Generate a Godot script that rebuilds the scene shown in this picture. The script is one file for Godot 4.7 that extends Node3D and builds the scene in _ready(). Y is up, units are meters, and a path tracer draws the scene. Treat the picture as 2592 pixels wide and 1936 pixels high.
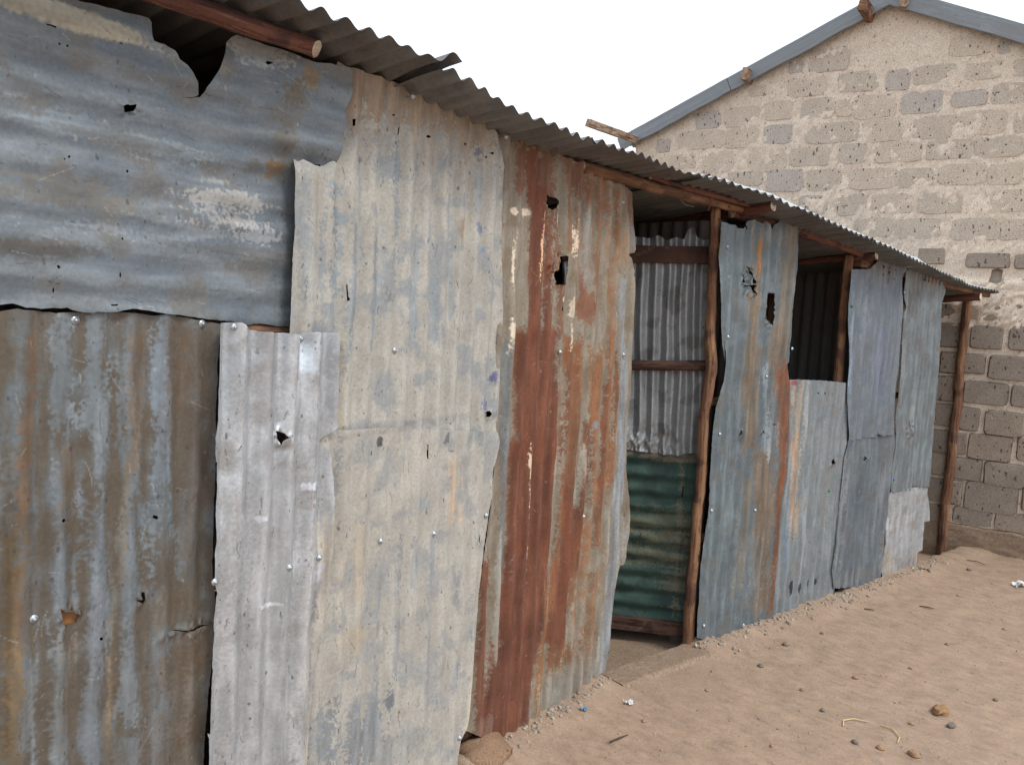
extends Node3D
# A patched corrugated-iron shed running back to the gable of a stone house, under a white overcast sky.

const CORNER := Vector3(0.498, 0.0, -3.56)      # foot of the left door jamb, where the shed front bends
const ALONG_NEAR := Vector3(0.61566, 0.0, -0.78801)
const ALONG_FAR := Vector3(0.76938, 0.0, -0.63879)
const OUT_NEAR := Vector3(0.78801, 0.0, 0.61566)
const OUT_FAR := Vector3(0.63879, 0.0, 0.76938)
const HOUSE_FOOT := Vector3(3.5226, 0.0, -6.2180)

var shed: Node3D
var house: Node3D
var n_blotch: PackedByteArray
var n_fine: PackedByteArray
var n_streak: PackedByteArray
var dent_noise := FastNoiseLite.new()
var edge_noise := FastNoiseLite.new()
var mats := {}
var taken := {}


func _ready() -> void:
	set_camera_and_light()
	make_noise()
	make_materials()
	build_ground()
	build_house()
	build_shed()
	build_litter()


# ---------------------------------------------------------------- camera, sky, light
func set_camera_and_light() -> void:
	var cam := Camera3D.new()
	cam.name = "camera"
	cam.fov = 50.55
	cam.far = 400.0
	cam.near = 0.05
	cam.position = Vector3(0, 1.65, 0)
	cam.basis = Basis(Vector3.RIGHT, -0.08903) * Basis(Vector3.BACK, 0.055)
	add_child(cam)
	cam.current = true
	var sky_mat := ProceduralSkyMaterial.new()
	sky_mat.sky_top_color = Color(0.91, 0.95, 1.0)
	sky_mat.sky_horizon_color = Color(0.955, 0.975, 1.0)
	sky_mat.sky_curve = 0.15
	sky_mat.ground_horizon_color = Color(0.55, 0.48, 0.42)
	sky_mat.ground_bottom_color = Color(0.45, 0.38, 0.32)
	sky_mat.sun_angle_max = 1.0
	var env := Environment.new()
	env.background_mode = Environment.BG_SKY
	env.sky = Sky.new()
	env.sky.sky_material = sky_mat
	env.background_energy_multiplier = 1.0
	env.tonemap_mode = Environment.TONE_MAPPER_LINEAR
	env.tonemap_exposure = 1.45
	env.sdfgi_enabled = true
	env.ssao_enabled = true
	env.ssil_enabled = true
	var we := WorldEnvironment.new()
	we.name = "environment"
	we.environment = env
	add_child(we)
	var sun := DirectionalLight3D.new()
	sun.name = "sun"
	sun.light_energy = 0.45
	sun.light_color = Color(1.0, 0.985, 0.96)
	sun.light_angular_distance = 16.0
	sun.shadow_enabled = true
	add_child(sun)
	sun.look_at_from_position(Vector3(5, 9, 4), Vector3.ZERO)


# ---------------------------------------------------------------- helpers
func numbered(called: String) -> String:
	taken[called] = taken.get(called, -1) + 1
	return called if taken[called] == 0 else "%s_%03d" % [called, taken[called]]


func thing(called: String, label: String, category: String, at: Vector3, group := "") -> Node3D:
	var o := Node3D.new()
	o.name = numbered(called)
	o.position = at
	tag(o, label, category, group)
	add_child(o)
	return o


func tag(o: Node, label: String, category: String, group := "") -> void:
	o.set_meta("label", label)
	o.set_meta("category", category)
	if group != "":
		o.set_meta("group", group)


func put(called: String, mesh: Mesh, mat: Material, parent: Node, label := "") -> MeshInstance3D:
	var o := MeshInstance3D.new()
	o.name = called if parent != self else numbered(called)
	o.mesh = mesh
	if mat != null:
		o.material_override = mat
	if label != "":
		o.set_meta("label", label)
	parent.add_child(o, true)
	return o


func on_wall(s: float, y: float, o: float) -> Vector3:   # shed axes: s along the front, y up, o outwards
	return (ALONG_NEAR * s + OUT_NEAR * o if s < 0.0 else ALONG_FAR * s + OUT_FAR * o) + Vector3(0, y, 0)


func on_roof(s: float, y: float, o: float) -> Vector3:   # the same, with the bend spread over a metre
	var t := smoothstep(-0.5, 0.5, s)
	var base := ALONG_NEAR * s if s < 0.0 else ALONG_FAR * s
	return base + (OUT_NEAR.lerp(OUT_FAR, t)).normalized() * o + Vector3(0, y, 0)


func make_noise() -> void:
	var f := FastNoiseLite.new()
	f.noise_type = FastNoiseLite.TYPE_SIMPLEX_SMOOTH
	f.fractal_type = FastNoiseLite.FRACTAL_FBM
	f.seed = 11
	f.frequency = 0.014
	f.fractal_octaves = 5
	var im := f.get_seamless_image(512, 512)
	im.convert(Image.FORMAT_L8)
	n_blotch = im.get_data()
	f.seed = 23
	f.frequency = 0.16
	f.fractal_octaves = 3
	im = f.get_seamless_image(512, 512)
	im.convert(Image.FORMAT_L8)
	n_fine = im.get_data()
	f.seed = 37
	f.frequency = 0.055
	f.fractal_octaves = 5
	im = f.get_seamless_image(512, 128)
	im.convert(Image.FORMAT_L8)
	im.resize(512, 1024, Image.INTERPOLATE_CUBIC)
	n_streak = im.get_data()
	dent_noise.seed = 5
	dent_noise.frequency = 1.0
	dent_noise.fractal_octaves = 3
	edge_noise.seed = 8
	edge_noise.frequency = 1.0
	edge_noise.fractal_octaves = 3


# A picture of what a surface is made of: base tones, stains, scratches; "worn" holds how matt (rusty, dirty) it is.
class Canvas:
	var w: int
	var h: int
	var x0: float
	var y1: float
	var ppm: float
	var sideways: bool
	var off: int
	var ridge := 0.0      # spacing of the ridges, 0 where there are none
	var ridge_at := 0.0
	var c: PackedFloat32Array
	var worn: PackedFloat32Array
	var nb: PackedByteArray
	var nf: PackedByteArray
	var ns: PackedByteArray

	func _init(area: Rect2, pixels_per_metre: float, lies: bool, shift: int, b: PackedByteArray, f: PackedByteArray, s: PackedByteArray) -> void:
		ppm = pixels_per_metre
		w = int(ceil(area.size.x * ppm - 0.01))
		h = int(ceil(area.size.y * ppm - 0.01))
		x0 = area.position.x
		y1 = area.end.y
		sideways = lies
		off = shift
		nb = b
		nf = f
		ns = s
		c.resize(w * h * 3)
		worn.resize(w * h)

	func streak(i: int, j: int) -> float:
		if sideways:
			return ns[(((i + off) & 1023) << 9) | ((j + off * 3) & 511)] / 255.0
		return ns[(((j + off) & 1023) << 9) | ((i + off * 3) & 511)] / 255.0

	func base(a: Color, b: Color, third: Color, wear: float, contrast := 2.2) -> void:
		var p := 0
		for j in h:
			var row := ((j + off * 5) & 511) << 9
			var row2 := ((j * 2 + off) & 511) << 9
			for i in w:
				var s := ns[(((i + off) & 1023) << 9) | ((j + off * 3) & 511)] if sideways else ns[(((j + off) & 1023) << 9) | ((i + off * 3) & 511)]
				var bl := nb[row | ((i + off) & 511)]
				var rg := 0.0
				if ridge > 0.0:
					rg = cos(TAU * ((y1 - j / ppm if sideways else x0 + i / ppm) - ridge_at) / ridge + (bl - 128) * 0.006) * 0.09
				var t := clampf((s * 0.0026 + bl * 0.0013 - 0.5 + rg) * contrast + 0.5, 0.0, 1.0)
				var fi := nf[row2 | ((i * 2 + off * 7) & 511)]
				var g := 0.875 + fi * 0.0005 + nf[row | (i & 511)] * 0.0005
				var u := clampf((nb[(((i + off * 2) & 511) << 9) | ((j + off * 9) & 511)] * 0.0039 - 0.56) * 5.0, 0.0, 0.8)
				c[p] = lerpf(lerpf(a.r, b.r, t), third.r, u) * g
				c[p + 1] = lerpf(lerpf(a.g, b.g, t), third.g, u) * g
				c[p + 2] = lerpf(lerpf(a.b, b.b, t), third.b, u) * g
				worn[p / 3] = wear + (fi - 128) * 0.0012
				p += 3

	func spot(o: Array) -> void:
		var k := Color8(int(o[6]), int(o[7]), int(o[8]))
		var amount: float = o[9]
		var ragged: float = o[10]
		var line: bool = o[0] == 0
		var soft := 0.012
		var lo := Vector2(minf(o[1], o[3]) - o[5] - 0.04, minf(o[2], o[4]) - 0.1) if line else Vector2(o[1] - o[3] * 1.6, o[2] - o[4] * 1.6)
		var hi := Vector2(maxf(o[1], o[3]) + o[5] + 0.04, maxf(o[2], o[4]) + 0.1) if line else Vector2(o[1] + o[3] * 1.6, o[2] + o[4] * 1.6)
		if line:
			soft = clampf(o[5] * 1.0, 0.002, 0.04)
		var i0 := maxi(0, int((lo.x - x0) * ppm))
		var i1 := mini(w, int((hi.x - x0) * ppm) + 1)
		var j0 := maxi(0, int((y1 - hi.y) * ppm))
		var j1 := mini(h, int((y1 - lo.y) * ppm) + 1)
		var reddish := clampf((k.r - k.b) * 3.0, 0.0, 1.0)
		var ax: float = o[1]
		var ay: float = o[2]
		var bx: float = o[3]
		var by: float = o[4]
		var wd: float = o[5]
		for j in range(j0, j1):
			var y := y1 - j / ppm
			for i in range(i0, i1):
				var x := x0 + i / ppm
				var inside := 0.0
				if line:
					var t := (y - ay) / (by - ay)
					inside = minf((wd - absf(x - ax - (bx - ax) * clampf(t, 0.0, 1.0))) / soft, minf(ay - y, y - by) / 0.05)
				else:
					var dx := (x - ax) / bx
					var dy := (y - ay) / by
					inside = (1.0 - sqrt(dx * dx + dy * dy)) * 2.0
				if inside < -2.2:
					continue
				var grain := (nf[((j & 511) << 9) | (i & 511)] - 128) * 0.0040
				var sk := streak(i, j) - 0.5
				var rg := 0.0
				if ridge > 0.0:
					rg = cos(TAU * ((y if sideways else x) - ridge_at) / ridge) * 0.5
				var v := minf(inside, 1.5) + (rg + sk * 2.6 + (nb[(((j * 3) & 511) << 9) | ((i * 3) & 511)] - 128) * 0.0075 + grain * 2.6) * ragged
				var m := clampf(v * 1.5 + 0.45, 0.0, 1.0) * amount
				if m <= 0.0:
					continue
				var p := j * w + i
				var g := 1.0 + grain * 0.18 + sk * 0.45
				worn[p] = lerpf(worn[p], maxf(worn[p], 0.55 + 0.4 * reddish), m)
				p *= 3
				c[p] = lerpf(c[p], k.r * g, m)
				c[p + 1] = lerpf(c[p + 1], k.g * g, m)
				c[p + 2] = lerpf(c[p + 2], k.b * g, m)

	func scratches(r: RandomNumberGenerator, count: int, longest: float, tone: Color, amount: float, upright: float) -> void:
		for n in count:
			var x := r.randf() * w
			var y := r.randf() * h
			var a := (PI / 2 if not sideways else 0.0) + r.randfn() * (1.2 - upright)
			var bend := r.randfn() * 0.01
			for t in int((0.15 + 0.85 * r.randf() * r.randf()) * longest * ppm):
				x += cos(a)
				y += sin(a)
				a += bend
				if x < 0 or y < 0 or x >= w or y >= h:
					break
				if r.randf() < 0.25:
					continue
				var p := (int(y) * w + int(x)) * 3
				c[p] = lerpf(c[p], tone.r, amount)
				c[p + 1] = lerpf(c[p + 1], tone.g, amount)
				c[p + 2] = lerpf(c[p + 2], tone.b, amount)

	func flecks(r: RandomNumberGenerator, count: int, size: float, tone: Color, amount: float) -> void:
		for n in count:
			var cx := r.randf() * w
			var cy := r.randf() * h
			var rad := (0.3 + r.randf() * r.randf()) * size * ppm
			var tall := 1.0 + r.randf() * 1.6
			for j in range(maxi(0, int(cy - rad * tall)), mini(h, int(cy + rad * tall) + 1)):
				for i in range(maxi(0, int(cx - rad)), mini(w, int(cx + rad) + 1)):
					var q := Vector2((i - cx) / rad, (j - cy) / rad / tall).length() + (nf[((j & 511) << 9) | ((i + n * 31) & 511)] - 128) * 0.006
					if q < 1.0:
						var p := (j * w + i) * 3
						var m := amount * minf(1.0, (1.0 - q) * 3.0)
						c[p] = lerpf(c[p], tone.r, m)
						c[p + 1] = lerpf(c[p + 1], tone.g, m)
						c[p + 2] = lerpf(c[p + 2], tone.b, m)

	func colour() -> ImageTexture:
		var b := PackedByteArray()
		b.resize(w * h * 3)
		for p in w * h * 3:
			b[p] = int(clampf(c[p], 0.0, 1.0) * 255.0)
		return ImageTexture.create_from_image(Image.create_from_data(w, h, false, Image.FORMAT_RGB8, b))

	func finish(shine: float, metal: float) -> ImageTexture:   # green: roughness, blue: metallic
		var b := PackedByteArray()
		b.resize(w * h * 3)
		for p in w * h:
			var d := clampf(worn[p], 0.0, 1.0)
			b[p * 3] = 255
			b[p * 3 + 1] = int(lerpf(shine, 0.95, d) * 255.0)
			b[p * 3 + 2] = int(lerpf(metal, 0.0, d) * 255.0)
		return ImageTexture.create_from_image(Image.create_from_data(w, h, false, Image.FORMAT_RGB8, b))

	func material(shine: float, metal: float) -> StandardMaterial3D:
		var m := StandardMaterial3D.new()
		m.albedo_texture = colour()
		var f := finish(shine, metal)
		m.roughness = 1.0
		m.roughness_texture = f
		m.roughness_texture_channel = BaseMaterial3D.TEXTURE_CHANNEL_GREEN
		m.metallic = 1.0
		m.metallic_texture = f
		m.metallic_texture_channel = BaseMaterial3D.TEXTURE_CHANNEL_BLUE
		m.cull_mode = BaseMaterial3D.CULL_DISABLED
		return m


func canvas(area: Rect2, ppm: float, lies: bool, shift: int) -> Canvas:
	return Canvas.new(area, ppm, lies, shift, n_blotch, n_fine, n_streak)


func grey_image(data: PackedByteArray, w: int, h: int) -> Image:
	return Image.create_from_data(w, h, false, Image.FORMAT_L8, data)


func points(flat: Array) -> PackedVector2Array:
	var out := PackedVector2Array()
	for k in range(0, flat.size(), 2):
		out.append(Vector2(flat[k], flat[k + 1]))
	return out


func ragged(poly: PackedVector2Array, step: float, amount: float) -> PackedVector2Array:
	var out := PackedVector2Array()
	for k in poly.size():
		var a := poly[k]
		var b := poly[(k + 1) % poly.size()]
		var n := maxi(1, int(a.distance_to(b) / step))
		for i in n:
			var p := a.lerp(b, float(i) / n)
			out.append(p + Vector2(edge_noise.get_noise_2d(p.x * 22, p.y * 22), edge_noise.get_noise_2d(p.x * 22 + 90, p.y * 22 + 40)) * amount * 0.35 + Vector2(edge_noise.get_noise_2d(p.x * 130, p.y * 130), edge_noise.get_noise_2d(p.x * 130 + 90, p.y * 130 + 40)) * amount * 0.7)
	return out


# A sheet cut to an outline with tears in it: a fine grid laid through place(s, y), clipped at the edges.
func cut_sheet(outline: PackedVector2Array, tears: Array, cell: Vector2, place: Callable, area: Rect2) -> ArrayMesh:
	var box := Rect2(outline[0], Vector2.ZERO)
	for p in outline:
		box = box.expand(p)
	var nx := int(ceil(box.size.x / cell.x))
	var ny := int(ceil(box.size.y / cell.y))
	var touched := PackedByteArray()
	touched.resize(nx * ny)
	var rings: Array = [outline]
	rings.append_array(tears)
	var mids: Array = []
	for ring in rings:
		var mid := Vector2.ZERO
		for k in ring.size():
			var a: Vector2 = ring[k]
			var b: Vector2 = ring[(k + 1) % ring.size()]
			mid += a / ring.size()
			var n := int(a.distance_to(b) / minf(cell.x, cell.y) * 4.0) + 1
			for i in n + 1:
				var p := (a.lerp(b, float(i) / n) - box.position) / cell
				var cx := clampi(int(p.x), 0, nx - 1)
				var cy := clampi(int(p.y), 0, ny - 1)
				touched[cy * nx + cx] = 1
		mids.append(mid)
	mids.pop_front()
	for t in tears.size():
		var p: Vector2 = (mids[t] - box.position) / cell
		touched[clampi(int(p.y), 0, ny - 1) * nx + clampi(int(p.x), 0, nx - 1)] = 1
	var pos := PackedVector3Array()
	var nor := PackedVector3Array()
	var uvs := PackedVector2Array()
	var index := PackedInt32Array()
	var grid := PackedInt32Array()
	grid.resize((nx + 1) * (ny + 1))
	grid.fill(-1)
	var tear_boxes: Array = []
	for t in tears:
		var tb := Rect2(t[0], Vector2.ZERO)
		for p in t:
			tb = tb.expand(p)
		tear_boxes.append(tb.grow(0.0005))
	for j in ny:
		for i in nx:
			var q := box.position + Vector2(i, j) * cell
			if touched[j * nx + i] == 0:
				var centre := q + cell * 0.5
				if not Geometry2D.is_point_in_polygon(centre, outline):
					continue
				var hole := false
				for t in tears.size():
					if tear_boxes[t].has_point(centre) and Geometry2D.is_point_in_polygon(centre, tears[t]):
						hole = true
				if hole:
					continue
				var ids := []
				for d in [[0, 0], [1, 0], [1, 1], [0, 1]]:
					var g: int = (j + d[1]) * (nx + 1) + i + d[0]
					if grid[g] < 0:
						grid[g] = pos.size()
						lay(q + Vector2(d[0], d[1]) * cell, place, area, pos, nor, uvs)
					ids.append(grid[g])
				index.append_array([ids[0], ids[2], ids[1], ids[0], ids[3], ids[2]])
				continue
			var pieces: Array = [PackedVector2Array([q, q + Vector2(cell.x, 0), q + cell, q + Vector2(0, cell.y)])]
			for t in tears.size():
				if tear_boxes[t].intersects(Rect2(q, cell)):
					var split: Array = []
					var m: Vector2 = mids[t]
					for quarter in [Rect2(m - Vector2(9, 9), Vector2(9, 9)), Rect2(m - Vector2(0, 9), Vector2(9, 9)), Rect2(m - Vector2(9, 0), Vector2(9, 9)), Rect2(m, Vector2(9, 9))]:
						var r: Rect2 = quarter
						var qp := PackedVector2Array([r.position, r.position + Vector2(r.size.x, 0), r.end, r.position + Vector2(0, r.size.y)])
						for piece in pieces:
							for part in Geometry2D.intersect_polygons(piece, qp):
								split.append_array(Geometry2D.clip_polygons(part, tears[t]))
					pieces = split
			for piece in pieces:
				for part in Geometry2D.intersect_polygons(piece, outline):
					if part.size() < 3:
						continue
					var tri := Geometry2D.triangulate_polygon(part)
					var first := pos.size()
					for p in part:
						lay(p, place, area, pos, nor, uvs)
					for k in range(0, tri.size(), 3):
						var a: Vector2 = part[tri[k]]
						var turn: float = (part[tri[k + 1]] - a).cross(part[tri[k + 2]] - a)
						if absf(turn) < 1e-10:
							continue
						if turn > 0:
							index.append_array([first + tri[k], first + tri[k + 2], first + tri[k + 1]])
						else:
							index.append_array([first + tri[k], first + tri[k + 1], first + tri[k + 2]])
	var arr := []
	arr.resize(Mesh.ARRAY_MAX)
	arr[Mesh.ARRAY_VERTEX] = pos
	arr[Mesh.ARRAY_NORMAL] = nor
	arr[Mesh.ARRAY_TEX_UV] = uvs
	arr[Mesh.ARRAY_INDEX] = index
	var mesh := ArrayMesh.new()
	mesh.add_surface_from_arrays(Mesh.PRIMITIVE_TRIANGLES, arr)
	return mesh


func lay(q: Vector2, place: Callable, area: Rect2, pos: PackedVector3Array, nor: PackedVector3Array, uvs: PackedVector2Array) -> void:
	var e := 0.002
	var p: Vector3 = place.call(q.x, q.y)
	var px: Vector3 = place.call(q.x + e, q.y)
	var py: Vector3 = place.call(q.x, q.y + e)
	pos.append(p)
	nor.append((px - p).cross(py - p).normalized())
	uvs.append(Vector2((q.x - area.position.x) / area.size.x, (area.end.y - q.y) / area.size.y))


# A round pole through points, radius changing along it, with bumps, knots and closed ends.
func pole_mesh(path: Array, radii: Array, seed_at: float, ends: Material, bark: Material, rough := 0.12, sides := 14, slant := Vector3.ZERO) -> ArrayMesh:
	var st := SurfaceTool.new()
	st.begin(Mesh.PRIMITIVE_TRIANGLES)
	var rows: Array = []
	var length := 0.0
	var fine: Array = []
	for k in path.size() - 1:
		var n := maxi(2, int(path[k].distance_to(path[k + 1]) / 0.035))
		for i in n:
			fine.append([path[k].lerp(path[k + 1], float(i) / n), lerpf(radii[k], radii[k + 1], float(i) / n)])
	fine.append([path[-1], radii[-1]])
	var up := Vector3.UP if absf((path[-1] - path[0]).normalized().y) < 0.8 else Vector3.RIGHT
	for k in fine.size():
		var d: Vector3 = (fine[mini(k + 1, fine.size() - 1)][0] - fine[maxi(k - 1, 0)][0]).normalized()
		var a := d.cross(up).normalized()
		var b := d.cross(a).normalized()
		if k > 0:
			length += fine[k][0].distance_to(fine[k - 1][0])
		var ring: Array = []
		for i in sides + 1:
			var t := TAU * (i % sides) / sides
			var r: float = fine[k][1] * (1.0 + rough * edge_noise.get_noise_3d(cos(t) * 1.2 + seed_at, sin(t) * 1.2, length * 7.0 + seed_at * 3.0) * 2.0)
			var wob: Vector3 = Vector3(edge_noise.get_noise_2d(length * 2.2, seed_at + 7.0), edge_noise.get_noise_2d(length * 2.2, seed_at + 17.0), 0.0) * fine[k][1] * 0.22
			ring.append([fine[k][0] + (a * cos(t) + b * sin(t)) * r + a * wob.x + b * wob.y, Vector2(float(i) / sides * 0.3 + seed_at * 0.37, length * 1.0 + seed_at * 0.21)])
		if k == fine.size() - 1:
			for v in ring:
				v[0] += d * (v[0] - fine[k][0]).dot(slant)
		rows.append(ring)
	st.set_smooth_group(1)
	for k in rows.size() - 1:
		for i in sides:
			for v in [[k, i], [k + 1, i + 1], [k, i + 1], [k, i], [k + 1, i], [k + 1, i + 1]]:
				st.set_uv(rows[v[0]][v[1]][1])
				st.add_vertex(rows[v[0]][v[1]][0])
	st.generate_normals()
	st.set_material(bark)
	var mesh := st.commit()
	var cap := SurfaceTool.new()
	cap.begin(Mesh.PRIMITIVE_TRIANGLES)
	cap.set_smooth_group(-1)
	for e in [0, rows.size() - 1]:
		var mid: Vector3 = fine[e][0]
		for i in sides:
			var tri := [mid, rows[e][i][0], rows[e][i + 1][0]]
			if e == 0:
				tri.reverse()
			for v in tri:
				cap.set_uv(Vector2((v - mid).dot(Vector3(1, 0.3, 0.2)), (v - mid).dot(Vector3(0.1, 1, 0.4))) * 2.0)
				cap.add_vertex(v)
	cap.generate_normals()
	cap.set_material(ends)
	return cap.commit(mesh)


# A sawn board: bevelled, slightly uneven box between two points.
func board_mesh(a: Vector3, b: Vector3, wide: Vector3, thick: Vector3, seed_at := 0.0) -> ArrayMesh:
	var st := SurfaceTool.new()
	st.begin(Mesh.PRIMITIVE_TRIANGLES)
	st.set_smooth_group(-1)
	var w := wide.length() * 0.5
	var t := thick.length() * 0.5
	var wn := wide.normalized()
	var tn := thick.normalized()
	var bev := minf(w, t) * 0.18
	var prof := [[w, t - bev], [w - bev, t], [-w + bev, t], [-w, t - bev], [-w, -t + bev], [-w + bev, -t], [w - bev, -t], [w, -t + bev]]
	var n := maxi(2, int(a.distance_to(b) / 0.08))
	var flip := wn.cross(tn).dot(b - a) < 0.0
	for k in n:
		for i in 8:
			var quad := []
			for v in [[k, i], [k, i + 1], [k + 1, i + 1], [k + 1, i]]:
				var f := float(v[0]) / n
				var pr: Array = prof[v[1] % 8]
				var j := edge_noise.get_noise_2d(f * a.distance_to(b) * 6.0 + seed_at, v[1] % 8 * 3.1) * 0.06
				quad.append([a.lerp(b, f) + wn * (pr[0] * (1.0 + j)) + tn * (pr[1] * (1.0 + j)), Vector2((v[1] * 0.04) + seed_at * 0.13, f * a.distance_to(b) + seed_at * 0.4)])
			var order := [0, 2, 1, 0, 3, 2] if not flip else [0, 1, 2, 0, 2, 3]
			for o in order:
				st.set_uv(quad[o][1])
				st.add_vertex(quad[o][0])
	for e in [0, 1]:
		var c := a if e == 0 else b
		for i in 8:
			var p0: Array = prof[i]
			var p1: Array = prof[(i + 1) % 8]
			var tri := [c, c + wn * p0[0] + tn * p0[1], c + wn * p1[0] + tn * p1[1]]
			if (e == 0) != flip:
				tri.reverse()
			for v in tri:
				st.set_uv(Vector2((v - c).dot(wn) * 2.0, (v - c).dot(tn) * 2.0))
				st.add_vertex(v)
	st.generate_normals()
	return st.commit()


# Turned shape about y.
func lathe(prof: Array, sides: int) -> ArrayMesh:
	var st := SurfaceTool.new()
	st.begin(Mesh.PRIMITIVE_TRIANGLES)
	st.set_smooth_group(1)
	for k in prof.size() - 1:
		for i in sides:
			var q := []
			for v in [[k, i], [k, i + 1], [k + 1, i + 1], [k + 1, i]]:
				var t: float = TAU * v[1] / sides
				q.append(Vector3(cos(t) * prof[v[0]].x, prof[v[0]].y, sin(t) * prof[v[0]].x))
			for o in [0, 1, 2, 0, 2, 3]:
				st.add_vertex(q[o])
	st.generate_normals()
	return st.commit()


func pebble_mesh(seed_at: float, rough: float) -> ArrayMesh:
	var s := SphereMesh.new()
	s.radius = 1.0
	s.height = 2.0
	s.radial_segments = 12
	s.rings = 7
	var a := s.get_mesh_arrays()
	var v: PackedVector3Array = a[Mesh.ARRAY_VERTEX]
	var st := SurfaceTool.new()
	st.begin(Mesh.PRIMITIVE_TRIANGLES)
	st.set_smooth_group(1)
	for k in a[Mesh.ARRAY_INDEX]:
		var p := v[k]
		var r := 1.0 + rough * edge_noise.get_noise_3d(p.x * 1.3 + seed_at, p.y * 1.3, p.z * 1.3) * 2.0
		st.set_uv(Vector2(p.x, p.z) * 0.2)
		st.add_vertex(p * r)
	st.generate_normals()
	return st.commit()


# ---------------------------------------------------------------- materials
func wood(name_: String, a: Color, b: Color, third: Color, shift: int) -> StandardMaterial3D:
	var r := RandomNumberGenerator.new()
	r.seed = shift
	var cv := canvas(Rect2(0, 0, 0.5, 1.6), 320.0, false, shift)
	cv.base(a, b, third, 0.8, 3.0)
	cv.scratches(r, 240, 0.25, a * 0.5, 0.5, 1.12)
	cv.flecks(r, 40, 0.007, a * 0.35, 0.7)
	cv.scratches(r, 120, 0.3, Color8(160, 146, 132), 0.35, 1.12)
	var m := cv.material(0.6, 0.0)
	m.metallic = 0.0
	m.metallic_texture = null
	m.uv1_scale = Vector3(1.0, 0.6, 1.0)
	m.normal_enabled = true
	var im := grey_image(n_streak, 512, 1024)
	im.resize(256, 512)
	im.bump_map_to_normal_map(5.0)
	m.normal_texture = ImageTexture.create_from_image(im)
	m.normal_scale = 0.6
	mats[name_] = m
	return m


func plain(name_: String, c: Color, rough: float, metal := 0.0) -> StandardMaterial3D:
	var m := StandardMaterial3D.new()
	m.albedo_color = c
	m.roughness = rough
	m.metallic = metal
	m.cull_mode = BaseMaterial3D.CULL_DISABLED
	mats[name_] = m
	return m


func earth(name_: String, a: Color, b: Color, third: Color, side: float, ppm: float, shift: int, pits: int, pit_size: float, pit: Color, grit: int, relief: float, grain := 1.0) -> StandardMaterial3D:
	var r := RandomNumberGenerator.new()
	r.seed = shift
	var n := 512 * maxi(1, int(round(side * ppm / 512.0)))   # the noise repeats every 512 pixels
	side = n / ppm
	var cv := canvas(Rect2(0, 0, n / ppm, n / ppm), ppm, false, shift)
	# unstreaked base
	var p := 0
	for j in n:
		for i in n:
			var bl := n_blotch[((j & 511) << 9) | (i & 511)] * 0.0039
			var b2 := n_blotch[(((i * 3 + 77) & 511) << 9) | ((j * 3 + shift) & 511)] * 0.0039
			var fi := n_fine[((j & 511) << 9) | ((i + shift) & 511)] * 0.0039
			var f2 := n_fine[(((j * 2) & 511) << 9) | ((i * 2 + 55) & 511)] * 0.0039
			var t := clampf((bl * 0.5 + b2 * 0.5 - 0.5) * 2.4 + 0.5, 0.0, 1.0)
			var u := clampf((b2 * 0.6 + fi * 0.4 - 0.54) * 4.0, 0.0, 0.75)
			var g := 1.0 + ((fi - 0.5) * 0.32 + (f2 - 0.5) * 0.24) * grain
			cv.c[p] = lerpf(lerpf(a.r, b.r, t), third.r, u) * g
			cv.c[p + 1] = lerpf(lerpf(a.g, b.g, t), third.g, u) * g
			cv.c[p + 2] = lerpf(lerpf(a.b, b.b, t), third.b, u) * g
			p += 3
	cv.flecks(r, pits, pit_size, pit, 0.75)
	cv.flecks(r, grit, pit_size * 0.5, b.lightened(0.35), 0.6)
	var m := StandardMaterial3D.new()
	m.albedo_texture = cv.colour()
	m.roughness = 0.97
	m.metallic_specular = 0.25
	# relief: the fine grain and the pits, as they stand in the picture of the surface
	var hm := PackedByteArray()
	hm.resize(n * n)
	for k in n * n:
		hm[k] = int(clampf((cv.c[k * 3] + cv.c[k * 3 + 1]) * 0.5 / maxf(0.01, (b.r + b.g) * 0.62), 0.0, 1.0) * 255.0)
	var bumps := grey_image(hm, n, n)
	bumps.convert(Image.FORMAT_RGBA8)
	bumps.bump_map_to_normal_map(relief * 0.01 * ppm * 0.7)
	m.normal_enabled = true
	m.normal_texture = ImageTexture.create_from_image(bumps)
	m.uv1_scale = Vector3.ONE / side
	mats[name_] = m
	return m


func tinted(from: String, c: Color) -> StandardMaterial3D:
	var m: StandardMaterial3D = mats[from].duplicate()
	m.albedo_color = c
	return m


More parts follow.
